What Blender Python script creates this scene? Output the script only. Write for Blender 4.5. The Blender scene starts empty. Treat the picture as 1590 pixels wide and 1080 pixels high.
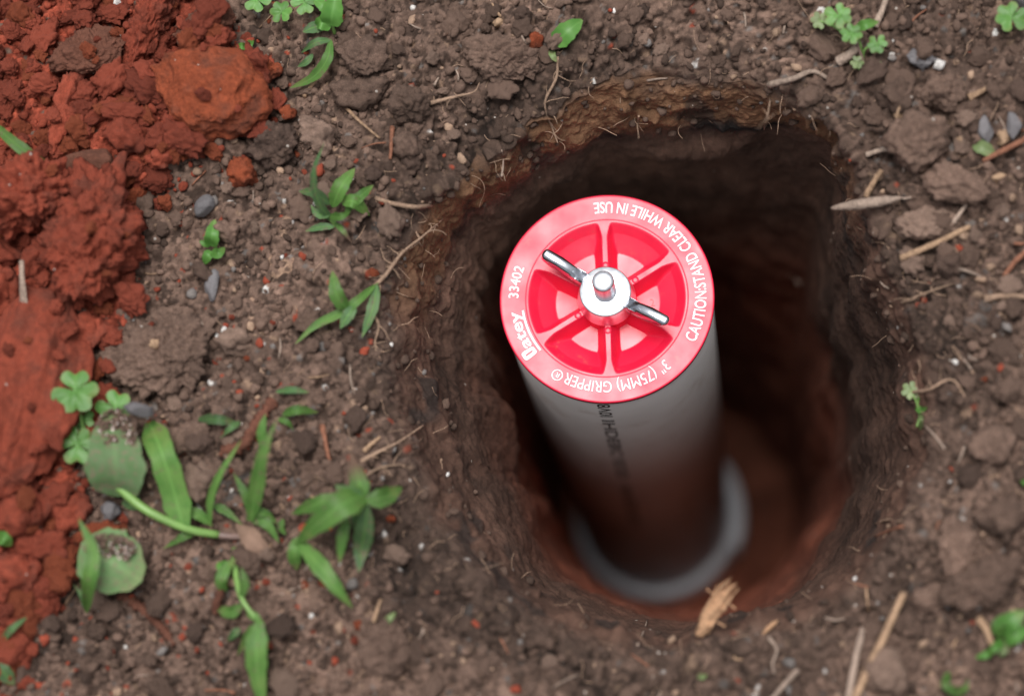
import bpy, bmesh, math, random
import numpy as np
from mathutils import Vector, Matrix, Quaternion

random.seed(7)
RNG = np.random.default_rng(11)
sc = bpy.context.scene
COLL = sc.collection
R = math.radians

# ------------------------------------------------------------------ camera
FPX, VPX, VPY, CAPX, CAPY, CAPD = 3970.0, 1182.0, 1531.0, 942.0, 462.0, 1.075
W0, H0 = 1590.0, 1080.0
CAPZ = -0.05                                  # top of the plug below the ground level
_n = Vector((VPX - W0 / 2, -(VPY - H0 / 2), -FPX)).normalized()
_Z = -_n
_X = (Vector((1, 0, 0)) - _Z * _Z.x).normalized()
_Y = _Z.cross(_X)
M_CW = Matrix((_X, _Y, _Z))                   # camera -> world rotation
PC = CAPD * Vector(((CAPX - W0 / 2) / FPX, -(CAPY - H0 / 2) / FPX, -1))
CAM = -(M_CW @ PC) + Vector((0, 0, CAPZ))
cd = bpy.data.cameras.new("camera")
cam = bpy.data.objects.new("camera", cd)
COLL.objects.link(cam)
cam.matrix_world = Matrix.Translation(CAM) @ M_CW.to_4x4()
cd.sensor_width = 36.0
cd.lens = FPX / W0 * 36.0
cd.clip_start = 0.01
cd.clip_end = 100.0
cd.dof.use_dof = True
cd.dof.focus_distance = 1.066
cd.dof.aperture_fstop = 3.1
sc.camera = cam

# ------------------------------------------------------------------ sky, sun, exposure
SUN_ELEV, SUN_AZ = 81.0, 100.0                # azimuth counted from +X towards +Y
world = bpy.data.worlds.new("World")
sc.world = world
world.use_nodes = True
wn, wl = world.node_tree.nodes, world.node_tree.links
wn.clear()
sky = wn.new("ShaderNodeTexSky")
sky.sky_type = 'NISHITA'
sky.sun_disc = False
sky.sun_elevation = R(SUN_ELEV)
sky.sun_rotation = R(90 - SUN_AZ)
sky.air_density = 1.0
sky.dust_density = 4.0
sky.ozone_density = 1.0
hs = wn.new("ShaderNodeHueSaturation")        # overcast: nearly colourless skylight
hs.inputs['Saturation'].default_value = 0.22
bg = wn.new("ShaderNodeBackground")
bg.inputs['Strength'].default_value = 0.11
wo = wn.new("ShaderNodeOutputWorld")
wl.new(sky.outputs[0], hs.inputs['Color'])
wl.new(hs.outputs[0], bg.inputs['Color'])
wl.new(bg.outputs[0], wo.inputs['Surface'])
sd = bpy.data.lights.new("sun", 'SUN')
sd.energy = 2.8
sd.angle = R(32)
sd.color = (1.0, 0.975, 0.94)
sun = bpy.data.objects.new("sun", sd)
COLL.objects.link(sun)
_sd = Vector((math.cos(R(SUN_ELEV)) * math.cos(R(SUN_AZ)), math.cos(R(SUN_ELEV)) * math.sin(R(SUN_AZ)), math.sin(R(SUN_ELEV))))
sun.rotation_euler = _sd.to_track_quat('Z', 'Y').to_euler()
sc.view_settings.view_transform = 'Standard'
sc.view_settings.look = 'None'
sc.view_settings.gamma = 1.0
sc.view_settings.exposure = 0.12
sc.cycles.use_denoising = True

# ------------------------------------------------------------------ small helpers
def ray(px, py):
    d = M_CW @ Vector(((px - W0 / 2) / FPX, -(py - H0 / 2) / FPX, -1.0))
    return CAM.copy(), d.normalized()

def at(px, py, z):
    o, d = ray(px, py)
    return o + d * ((z - o.z) / d.z)

_RC = np.array(M_CW).T
def to_px(x, y, z):
    p = np.stack([x, y, z], -1) - np.array(CAM)
    c = p @ _RC.T
    return W0 / 2 + FPX * c[..., 0] / -c[..., 2], H0 / 2 - FPX * c[..., 1] / -c[..., 2]

def sstep(a, b, x):
    t = np.clip((x - a) / (b - a), 0, 1)
    return t * t * (3 - 2 * t)

def vnoise(x, y, z, seed=0):
    ix, iy, iz = np.floor(x), np.floor(y), np.floor(z)
    fx, fy, fz = x - ix, y - iy, z - iz
    fx = fx * fx * (3 - 2 * fx); fy = fy * fy * (3 - 2 * fy); fz = fz * fz * (3 - 2 * fz)
    ix = ix.astype(np.int64); iy = iy.astype(np.int64); iz = iz.astype(np.int64)
    A, B, C, S = 374761393, 668265263, 1103515245, np.uint32((seed * 2654435761) & 0xffffffff)
    hx = [((ix + k) * A & 0xffffffff).astype(np.uint32) for k in (0, 1)]
    hy = [((iy + k) * B & 0xffffffff).astype(np.uint32) for k in (0, 1)]
    hz = [((iz + k) * C & 0xffffffff).astype(np.uint32) ^ S for k in (0, 1)]
    def h(i, j, k):
        v = hx[i] ^ hy[j] ^ hz[k]
        v = (v ^ (v >> np.uint32(15))) * np.uint32(2246822519)
        v = (v ^ (v >> np.uint32(13))) * np.uint32(3266489917)
        v = v ^ (v >> np.uint32(16))
        return v.astype(np.float32) * np.float32(2 / 4294967295.0) - 1
    r = 0
    for i in (0, 1):
        wx = fx if i else 1 - fx
        for j in (0, 1):
            wy = fy if j else 1 - fy
            r = r + wx * wy * (h(i, j, 0) * (1 - fz) + h(i, j, 1) * fz)
    return r

def fbm(x, y, z, scale, octv=3, seed=0, gain=0.5):
    a, s, r = 1.0, 1.0 / scale, 0
    for k in range(octv):
        r = r + a * vnoise(x * s + 13.7 * k, y * s + 5.1 * k, z * s + 9.3 * k, seed + k)
        a *= gain; s *= 2.03
    return r

def worley(x, y, z, seed=0):
    ix, iy, iz = np.floor(x).astype(np.int64), np.floor(y).astype(np.int64), np.floor(z).astype(np.int64)
    best = np.full(x.shape, 9.0)
    for a in (-1, 0, 1):
        for b in (-1, 0, 1):
            for c in (-1, 0, 1):
                cx, cy, cz = ix + a, iy + b, iz + c
                h = ((cx * 374761393 + cy * 668265263 + cz * 1103515245 + seed * 97) & 0xffffffff).astype(np.uint32)
                h = (h ^ (h >> np.uint32(15))) * np.uint32(2246822519); h = h ^ (h >> np.uint32(13))
                h2 = h * np.uint32(3266489917); h2 = h2 ^ (h2 >> np.uint32(16))
                d = (cx + (h & np.uint32(1023)) / 1023.0 - x) ** 2 + (cy + ((h >> np.uint32(10)) & np.uint32(1023)) / 1023.0 - y) ** 2 \
                    + (cz + (h2 & np.uint32(1023)) / 1023.0 - z) ** 2
                best = np.minimum(best, d)
    return np.sqrt(best)

def tag(o, label=None, cat=None, group=None, kind=None):
    if label: o["label"] = label
    if cat: o["category"] = cat
    if group: o["group"] = group
    if kind: o["kind"] = kind
    return o

def link(o, parent=None):
    COLL.objects.link(o)
    if parent: o.parent = parent
    return o

def mesh_obj(name, verts, faces, mat, parent=None, smooth=True, cols=None, uvs=None):
    me = bpy.data.meshes.new(name)
    me.from_pydata(verts, [], faces)
    if smooth:
        me.polygons.foreach_set("use_smooth", [True] * len(me.polygons))
    if cols is not None:
        ca = me.color_attributes.new("Col", 'FLOAT_COLOR', 'POINT')
        c4 = np.ones((len(verts), 4), np.float32); c4[:, :3] = cols
        ca.data.foreach_set("color", c4.ravel())
    if uvs is not None:
        uv = me.uv_layers.new(name="UVMap")
        li = np.empty(len(me.loops), np.int32); me.loops.foreach_get("vertex_index", li)
        uv.data.foreach_set("uv", np.asarray(uvs, np.float32)[li].ravel())
    if mat: me.materials.append(mat)
    me.update()
    return link(bpy.data.objects.new(name, me), parent)

def empty(name, loc=(0, 0, 0)):
    o = bpy.data.objects.new(name, None)
    o.empty_display_size = 0.005
    o.location = loc
    return link(o)

# ------------------------------------------------------------------ materials
def new_mat(name):
    m = bpy.data.materials.new(name); m.use_nodes = True
    nt = m.node_tree
    return m, nt.nodes, nt.links, nt.nodes["Principled BSDF"]

def grain_mat(name, base=None, attr=False, var=0.35, rough=0.95, bump=0.6, fine=2600, rand=0.25, speck=True, second=None):
    """earth: own colour (or vertex colour) with grain, sparkle grains and fine relief"""
    m, n, l, p = new_mat(name)
    p.inputs['Roughness'].default_value = rough
    p.inputs['Specular IOR Level'].default_value = 0.25
    tc = n.new("ShaderNodeTexCoord")
    if attr:
        a = n.new("ShaderNodeAttribute"); a.attribute_name = "Col"; src = a.outputs['Color']
    else:
        rgb = n.new("ShaderNodeRGB"); rgb.outputs[0].default_value = (*base, 1); src = rgb.outputs[0]
    if second:                                  # damp and dry patches of another tone
        np_ = n.new("ShaderNodeTexNoise"); np_.inputs['Scale'].default_value = 75; np_.inputs['Detail'].default_value = 6; np_.inputs['Roughness'].default_value = 0.65
        l.new(tc.outputs['Object'], np_.inputs['Vector'])
        mp = n.new("ShaderNodeMapRange"); mp.inputs[1].default_value = 0.48; mp.inputs[2].default_value = 0.66; mp.inputs[4].default_value = 0.8
        l.new(np_.outputs['Fac'], mp.inputs[0])
        mq = n.new("ShaderNodeMix"); mq.data_type = 'RGBA'; l.new(mp.outputs[0], mq.inputs[0]); l.new(src, mq.inputs[6]); mq.inputs[7].default_value = (*second, 1)
        src = mq.outputs[2]
    n1 = n.new("ShaderNodeTexNoise"); n1.inputs['Scale'].default_value = fine; n1.inputs['Detail'].default_value = 3
    n2 = n.new("ShaderNodeTexNoise"); n2.inputs['Scale'].default_value = 260; n2.inputs['Detail'].default_value = 6
    n2.inputs['Roughness'].default_value = 0.7
    l.new(tc.outputs['Object'], n1.inputs['Vector']); l.new(tc.outputs['Object'], n2.inputs['Vector'])
    mr1 = n.new("ShaderNodeMapRange"); mr1.inputs[1].default_value = 0.3; mr1.inputs[2].default_value = 0.7
    mr1.inputs[3].default_value = 1 - var; mr1.inputs[4].default_value = 1 + var
    mr2 = n.new("ShaderNodeMapRange"); mr2.inputs[1].default_value = 0.3; mr2.inputs[2].default_value = 0.7
    mr2.inputs[3].default_value = 1 - var * 0.8; mr2.inputs[4].default_value = 1 + var * 0.8
    l.new(n1.outputs['Fac'], mr1.inputs[0]); l.new(n2.outputs['Fac'], mr2.inputs[0])
    mu = n.new("ShaderNodeMath"); mu.operation = 'MULTIPLY'
    l.new(mr1.outputs[0], mu.inputs[0]); l.new(mr2.outputs[0], mu.inputs[1])
    fac = mu.outputs[0]
    if rand:
        oi = n.new("ShaderNodeObjectInfo")
        mr3 = n.new("ShaderNodeMapRange"); mr3.inputs[3].default_value = 1 - rand; mr3.inputs[4].default_value = 1 + rand
        l.new(oi.outputs['Random'], mr3.inputs[0])
        mu2 = n.new("ShaderNodeMath"); mu2.operation = 'MULTIPLY'
        l.new(fac, mu2.inputs[0]); l.new(mr3.outputs[0], mu2.inputs[1]); fac = mu2.outputs[0]
    vm = n.new("ShaderNodeVectorMath"); vm.operation = 'SCALE'
    l.new(src, vm.inputs[0]); l.new(fac, vm.inputs['Scale'])
    col = vm.outputs[0]
    if speck:                                   # pale mineral grains
        vo = n.new("ShaderNodeTexVoronoi"); vo.inputs['Scale'].default_value = 420
        l.new(tc.outputs['Object'], vo.inputs['Vector'])
        sp = n.new("ShaderNodeSeparateColor"); l.new(vo.outputs['Color'], sp.inputs[0])
        gt = n.new("ShaderNodeMath"); gt.operation = 'GREATER_THAN'; gt.inputs[1].default_value = 0.992
        l.new(sp.outputs[0], gt.inputs[0])
        lt = n.new("ShaderNodeMath"); lt.operation = 'LESS_THAN'; lt.inputs[1].default_value = 0.25
        l.new(vo.outputs['Distance'], lt.inputs[0])
        an = n.new("ShaderNodeMath"); an.operation = 'MULTIPLY'
        l.new(gt.outputs[0], an.inputs[0]); l.new(lt.outputs[0], an.inputs[1])
        mx = n.new("ShaderNodeMix"); mx.data_type = 'RGBA'
        l.new(an.outputs[0], mx.inputs[0]); l.new(col, mx.inputs[6])
        mx.inputs[7].default_value = (0.42, 0.37, 0.33, 1)
        col = mx.outputs[2]
    l.new(col, p.inputs['Base Color'])
    if bump:
        b = n.new("ShaderNodeBump"); b.inputs['Strength'].default_value = bump; b.inputs['Distance'].default_value = 0.0006
        ad = n.new("ShaderNodeMath"); ad.operation = 'ADD'
        n3 = n.new("ShaderNodeTexNoise"); n3.inputs['Scale'].default_value = fine * 0.35; n3.inputs['Detail'].default_value = 5
        l.new(tc.outputs['Object'], n3.inputs['Vector'])
        l.new(n1.outputs['Fac'], ad.inputs[0]); l.new(n3.outputs['Fac'], ad.inputs[1])
        l.new(ad.outputs[0], b.inputs['Height']); l.new(b.outputs[0], p.inputs['Normal'])
    return m

def leaf_mat(name, c1, c2, vein=(0.2, 0.42, 0.1), rough=0.42, transl=0.3, stripes=9, dusty=0.25, tip=None):
    m, n, l, p = new_mat(name)
    uv = n.new("ShaderNodeUVMap")
    sx = n.new("ShaderNodeSeparateXYZ"); l.new(uv.outputs[0], sx.inputs[0])
    tc = n.new("ShaderNodeTexCoord")
    nz = n.new("ShaderNodeTexNoise"); nz.inputs['Scale'].default_value = 160; nz.inputs['Detail'].default_value = 5
    l.new(tc.outputs['Object'], nz.inputs['Vector'])
    mx = n.new("ShaderNodeMix"); mx.data_type = 'RGBA'
    mr = n.new("ShaderNodeMapRange"); mr.inputs[1].default_value = 0.35; mr.inputs[2].default_value = 0.65
    l.new(nz.outputs['Fac'], mr.inputs[0]); l.new(mr.outputs[0], mx.inputs[0])
    mx.inputs[6].default_value = (*c1, 1); mx.inputs[7].default_value = (*c2, 1)
    # parallel veins / midrib from the leaf's own width coordinate
    mm = n.new("ShaderNodeMath"); mm.operation = 'MULTIPLY'; mm.inputs[1].default_value = stripes * 2 * math.pi
    l.new(sx.outputs[0], mm.inputs[0])
    sn = n.new("ShaderNodeMath"); sn.operation = 'SINE'; l.new(mm.outputs[0], sn.inputs[0])
    ms = n.new("ShaderNodeMapRange"); ms.inputs[1].default_value = 0.2; ms.inputs[2].default_value = 1.0; ms.inputs[4].default_value = 0.28
    l.new(sn.outputs[0], ms.inputs[0])
    ab = n.new("ShaderNodeMath"); ab.operation = 'SUBTRACT'; ab.inputs[1].default_value = 0.5; l.new(sx.outputs[0], ab.inputs[0])
    a2 = n.new("ShaderNodeMath"); a2.operation = 'ABSOLUTE'; l.new(ab.outputs[0], a2.inputs[0])
    mi = n.new("ShaderNodeMapRange"); mi.inputs[1].default_value = 0.025; mi.inputs[2].default_value = 0.075
    mi.inputs[3].default_value = 0.7; mi.inputs[4].default_value = 0.0
    l.new(a2.outputs[0], mi.inputs[0])
    mxx = n.new("ShaderNodeMath"); mxx.operation = 'MAXIMUM'; l.new(ms.outputs[0], mxx.inputs[0]); l.new(mi.outputs[0], mxx.inputs[1])
    m2 = n.new("ShaderNodeMix"); m2.data_type = 'RGBA'
    l.new(mxx.outputs[0], m2.inputs[0]); l.new(mx.outputs[2], m2.inputs[6]); m2.inputs[7].default_value = (*vein, 1)
    oi = n.new("ShaderNodeObjectInfo")
    rb_ = n.new("ShaderNodeMapRange"); rb_.inputs[3].default_value = 0.62; rb_.inputs[4].default_value = 1.02
    l.new(oi.outputs['Random'], rb_.inputs[0])
    vs = n.new("ShaderNodeVectorMath"); vs.operation = 'SCALE'; l.new(m2.outputs[2], vs.inputs[0]); l.new(rb_.outputs[0], vs.inputs['Scale'])
    # yellowing towards the tip, patchy
    yt = n.new("ShaderNodeMath"); yt.operation = 'MULTIPLY_ADD'; yt.inputs[1].default_value = 0.9
    l.new(sx.outputs[1], yt.inputs[0]); l.new(nz.outputs['Fac'], yt.inputs[2])
    ym = n.new("ShaderNodeMapRange"); ym.inputs[1].default_value = 1.18; ym.inputs[2].default_value = 1.5; ym.inputs[4].default_value = 0.4
    l.new(yt.outputs[0], ym.inputs[0])
    my = n.new("ShaderNodeMix"); my.data_type = 'RGBA'; l.new(ym.outputs[0], my.inputs[0]); l.new(vs.outputs[0], my.inputs[6])
    my.inputs[7].default_value = (0.26, 0.24, 0.09, 1)
    col = my.outputs[2]
    if tip:
        mt = n.new("ShaderNodeMapRange"); mt.inputs[1].default_value = tip[0]; mt.inputs[2].default_value = tip[1]
        l.new(sx.outputs[1], mt.inputs[0])
        m4 = n.new("ShaderNodeMix"); m4.data_type = 'RGBA'
        l.new(mt.outputs[0], m4.inputs[0]); l.new(col, m4.inputs[6]); m4.inputs[7].default_value = (*tip[2], 1)
        col = m4.outputs[2]
    if dusty:                                   # earth splashed on the blade
        nd = n.new("ShaderNodeTexNoise"); nd.inputs['Scale'].default_value = 420; nd.inputs['Detail'].default_value = 4
        l.new(tc.outputs['Object'], nd.inputs['Vector'])
        md = n.new("ShaderNodeMapRange"); md.inputs[1].default_value = 0.62 - 0.1 * dusty; md.inputs[2].default_value = 0.72; md.inputs[4].default_value = 0.8
        l.new(nd.outputs['Fac'], md.inputs[0])
        m3 = n.new("ShaderNodeMix"); m3.data_type = 'RGBA'
        l.new(md.outputs[0], m3.inputs[0]); l.new(col, m3.inputs[6]); m3.inputs[7].default_value = (0.2, 0.14, 0.1, 1)
        col = m3.outputs[2]
    l.new(col, p.inputs['Base Color'])
    p.inputs['Roughness'].default_value = rough
    p.inputs['Specular IOR Level'].default_value = 0.4
    tr = n.new("ShaderNodeBsdfTranslucent"); l.new(col, tr.inputs['Color'])
    ms2 = n.new("ShaderNodeMixShader"); ms2.inputs[0].default_value = transl
    l.new(p.outputs[0], ms2.inputs[1]); l.new(tr.outputs[0], ms2.inputs[2])
    l.new(ms2.outputs[0], n["Material Output"].inputs['Surface'])
    b = n.new("ShaderNodeBump"); b.inputs['Strength'].default_value = 0.35; b.inputs['Distance'].default_value = 0.0004
    l.new(sn.outputs[0], b.inputs['Height']); l.new(b.outputs[0], p.inputs['Normal'])
    return m

def plain_mat(name, col, rough=0.5, metal=0.0, spec=0.5, nscale=0, namp=0.0, bump=0.0, rvar=0.0):
    m, n, l, p = new_mat(name)
    p.inputs['Base Color'].default_value = (*col, 1)
    p.inputs['Roughness'].default_value = rough
    p.inputs['Metallic'].default_value = metal
    p.inputs['Specular IOR Level'].default_value = spec
    if nscale:
        tc = n.new("ShaderNodeTexCoord"); nz = n.new("ShaderNodeTexNoise")
        nz.inputs['Scale'].default_value = nscale; nz.inputs['Detail'].default_value = 5
        l.new(tc.outputs['Object'], nz.inputs['Vector'])
        if namp:
            mr = n.new("ShaderNodeMapRange"); mr.inputs[1].default_value = 0.3; mr.inputs[2].default_value = 0.7
            mr.inputs[3].default_value = 1 - namp; mr.inputs[4].default_value = 1 + namp
            l.new(nz.outputs['Fac'], mr.inputs[0])
            vm = n.new("ShaderNodeVectorMath"); vm.operation = 'SCALE'; vm.inputs[0].default_value = col
            l.new(mr.outputs[0], vm.inputs['Scale']); l.new(vm.outputs[0], p.inputs['Base Color'])
        if rvar:
            mr = n.new("ShaderNodeMapRange"); mr.inputs[1].default_value = 0.3; mr.inputs[2].default_value = 0.7
            mr.inputs[3].default_value = rough - rvar; mr.inputs[4].default_value = rough + rvar
            l.new(nz.outputs['Fac'], mr.inputs[0]); l.new(mr.outputs[0], p.inputs['Roughness'])
        if bump:
            b = n.new("ShaderNodeBump"); b.inputs['Strength'].default_value = bump; b.inputs['Distance'].default_value = 0.0003
            l.new(nz.outputs['Fac'], b.inputs['Height']); l.new(b.outputs[0], p.inputs['Normal'])
    return m

SOIL = np.array([0.131, 0.084, 0.064])
RED = np.array([0.222, 0.047, 0.026])
MAT_GROUND = grain_mat("layered_earth", attr=True, rand=0, var=0.3)
MAT_CRUMB = grain_mat("loose_crumb_earth", attr=True, rand=0, var=0.3)
MAT_SOIL = grain_mat("brown_soil", tuple(SOIL * 1.05), rand=0.35, var=0.45, second=tuple(SOIL * 0.6))
MAT_DARK = grain_mat("dark_topsoil", (0.078, 0.050, 0.039), rand=0.3, var=0.5, second=tuple(SOIL * 0.9))
MAT_PALE = grain_mat("pale_dry_soil", (0.195, 0.13, 0.10), rand=0.2)
MAT_RED = grain_mat("red_clay", tuple(RED), rand=0.3, var=0.35, bump=0.6, second=(0.115, 0.036, 0.024))
MAT_ORANGE = grain_mat("orange_red_clay", (0.24, 0.056, 0.024), rand=0.1, var=0.4, bump=0.7, second=(0.12, 0.042, 0.026))
MAT_REDBROWN = grain_mat("brown_red_clay", (0.135, 0.055, 0.036), rand=0.15)
MAT_GREY = grain_mat("grey_stone", (0.16, 0.15, 0.155), rand=0.2, var=0.2, rough=0.7, speck=False)
MAT_TAN = grain_mat("tan_pebble", (0.38, 0.25, 0.16), rand=0.15, var=0.2, rough=0.75, speck=False)
MAT_WHITE = grain_mat("white_quartz", (0.72, 0.69, 0.66), rand=0.1, var=0.1, rough=0.5, speck=False)
MAT_STRAW = grain_mat("dry_straw", (0.34, 0.22, 0.14), rand=0.2, var=0.3, fine=900, speck=False)
MAT_STRAWG = grain_mat("weathered_straw", (0.30, 0.225, 0.18), rand=0.2, var=0.3, fine=900, speck=False)
MAT_STRAWR = grain_mat("reddish_stalk", (0.24, 0.105, 0.065), rand=0.2, var=0.3, fine=900, speck=False)
MAT_ROOT = grain_mat("pale_root", (0.30, 0.20, 0.14), rand=0.25, var=0.3, fine=1200, speck=False)
MAT_WOOD = grain_mat("splintered_wood", (0.47, 0.275, 0.16), rand=0.1, var=0.35, fine=900, speck=False)
MAT_CHIP = grain_mat("bleached_wood", (0.74, 0.60, 0.48), rand=0.1, var=0.2, fine=900, speck=False)  # wood colour raised so the chip shows in the dark hole
MAT_DEAD = grain_mat("dead_leaf", (0.26, 0.165, 0.12), rand=0.1, var=0.2, speck=False)
MAT_LEAF = leaf_mat("grass_leaf", (0.10, 0.24, 0.048), (0.165, 0.32, 0.075), dusty=0.3)
MAT_LEAF2 = leaf_mat("grass_leaf_dull", (0.10, 0.21, 0.085), (0.15, 0.26, 0.11), dusty=0.9)
MAT_LEAFT = leaf_mat("grass_leaf_brown_tip", (0.10, 0.23, 0.06), (0.16, 0.28, 0.09), dusty=0.6, tip=(0.4, 0.75, (0.22, 0.14, 0.1)))
MAT_CLOVER = leaf_mat("clover_leaf", (0.11, 0.30, 0.055), (0.16, 0.37, 0.08), vein=(0.17, 0.4, 0.09), stripes=0, dusty=0)
MAT_CLOVERP = leaf_mat("pale_clover_leaf", (0.22, 0.32, 0.12), (0.30, 0.38, 0.17), vein=(0.3, 0.4, 0.18), stripes=0, dusty=0.3)
MAT_HAIRY = leaf_mat("hairy_leaf", (0.12, 0.23, 0.08), (0.17, 0.27, 0.12), vein=(0.19, 0.32, 0.13), stripes=0, dusty=1.3, rough=0.75, transl=0.1)
MAT_STEM = plain_mat("green_stem", (0.19, 0.34, 0.09), 0.4, nscale=120, namp=0.2)
MAT_STEMP = plain_mat("purple_stem", (0.20, 0.13, 0.11), 0.45, nscale=150, namp=0.3)

# ------------------------------------------------------------------ hole outline (traced where the earth breaks)
OUTER = [(1000, 88), (1110, 92), (1205, 112), (1290, 170), (1345, 270), (1385, 380), (1440, 500), (1478, 620), (1480, 720),
         (1440, 820), (1370, 905), (1290, 968), (1180, 1010), (1050, 1028), (900, 1020), (790, 985), (700, 925), (632, 855),
         (590, 745), (570, 640), (565, 540), (582, 430), (630, 335), (700, 285), (770, 225), (850, 160), (925, 110)]
INNER = [(1000, 200, -.034), (1100, 194, -.034), (1200, 192, -.034), (1282, 228, -.040), (1296, 310, -.056), (1296, 410, -.082), (1310, 520, -.105), (1330, 640, -.118),
         (1326, 750, -.122), (1290, 845, -.124), (1230, 915, -.12), (1150, 950, -.12), (1060, 962, -.12), (980, 950, -.12), (900, 912, -.12), (835, 842, -.115),
         (812, 752, -.12), (788, 652, -.115), (768, 562, -.11), (752, 470, -.09), (745, 375, -.06), (785, 300, -.042), (865, 243, -.036), (930, 214, -.034)]
ZI = -0.032
ZF = -0.60

def polar_profile(pts, depth=False):
    a, r = [], []
    for q in pts:
        x, y = q[0], q[1]; z = q[2] if len(q) > 2 else 0.0
        p = at(x, y, z); a.append(math.atan2(p.y, p.x)); r.append(z if depth else math.hypot(p.x, p.y))
    o = np.argsort(a); a = np.array(a)[o]; r = np.array(r)[o]
    a3 = np.concatenate([a - 2 * np.pi, a, a + 2 * np.pi]); r3 = np.concatenate([r, r, r])
    g = np.linspace(-np.pi, np.pi, 721)
    rr = np.interp(g, a3, r3)
    k = np.hanning(25); k /= k.sum()
    core = rr[:-1]; ext = np.concatenate([core[-30:], core, core[:30]])
    sm = np.convolve(ext, k, 'same')[30:-30]
    return g, np.append(sm, sm[0])

_ga, _ro = polar_profile(OUTER)
_gb, _ri = polar_profile(INNER)
_gc, _zi = polar_profile(INNER, True)
_c, _s = np.cos(_ga), np.sin(_ga)
_ro = _ro + 0.0042 * fbm(_c * 3.2, _s * 3.2, 0 * _c, 1.0, 2, 301) + 0.0022 * fbm(_c * 11, _s * 11, 0 * _c, 1.0, 2, 305)
_ri = _ri + 0.0030 * fbm(_c * 4.5, _s * 4.5, 0 * _c, 1.0, 2, 311) + 0.0012 * fbm(_c * 13, _s * 13, 0 * _c, 1.0, 2, 315)
def z_inner(th): return np.interp(th, _gc, _zi)
def r_outer(th): return np.interp(th, _ga, _ro)
def r_inner(th): return np.interp(th, _gb, _ri)

# red clay lies on the left: boundary traced down the picture, laid on the ground
_by = [-400, 0, 90, 200, 240, 330, 470, 560, 720, 850, 960, 1080, 1500]
_bx = [260, 300, 415, 395, 300, 200, 205, 150, 112, 128, 60, -10, -100]
def red_mask(x, y):
    px, py = to_px(x, y, np.zeros_like(x))
    nz = fbm(x, y, 0 * x, 0.012, 3, 91) * 26
    return sstep(14, -14, px - np.interp(py, _by, _bx) + nz)

def h_base(x, y):
    """slow swell of the ground"""
    z = 0 * x
    h = 0.0055 * fbm(x, y, z, 0.07, 2, 21) + 0.0036 * fbm(x, y, z, 0.026, 2, 31)
    px, py = to_px(x, y, z)
    bank = sstep(40, -60, px - np.interp(py, _by, _bx))
    h = h + 0.007 * bank
    # the bare right-hand shoulder lies a little lower near the lip
    d = np.hypot(x, y) - r_outer(np.arctan2(y, x))
    return h - 0.006 * sstep(0.035, 0.0, d)

# ------------------------------------------------------------------ crumb relief raster
RES = 0.00066
X0, X1, Y0, Y1 = -0.275, 0.205, -0.205, 0.14
NX, NY = int((X1 - X0) / RES), int((Y1 - Y0) / RES)
gx = X0 + np.arange(NX) * RES
gy = Y0 + np.arange(NY) * RES
GX, GY = np.meshgrid(gx, gy)
HB = h_base(GX, GY)
RM = red_mask(GX, GY)
Zr = np.zeros_like(GX)
HM = HB + 0.0016 * fbm(GX, GY, Zr, 0.009, 3, 41) + 0.0005 * fbm(GX, GY, Zr, 0.0022, 2, 51)
tone = fbm(GX, GY, Zr, 0.035, 3, 61)
_dl = np.hypot(GX, GY) - r_outer(np.arctan2(GY, GX))
tone = tone - 1.0 * sstep(0.035, 0.0, _dl + 0.012 * fbm(GX, GY, Zr, 0.02, 2, 65))      # freshly dug, moister earth beside the hole
def soil_rgb(n): return SOIL[None] * n
COL = (SOIL * (0.40 + 0.16 * tone[..., None])) * (1 - RM[..., None]) + (RED * (0.5 + 0.2 * tone[..., None])) * RM[..., None]  # bare soil between crumbs painted darker, deepening the shade of the gaps

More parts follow.
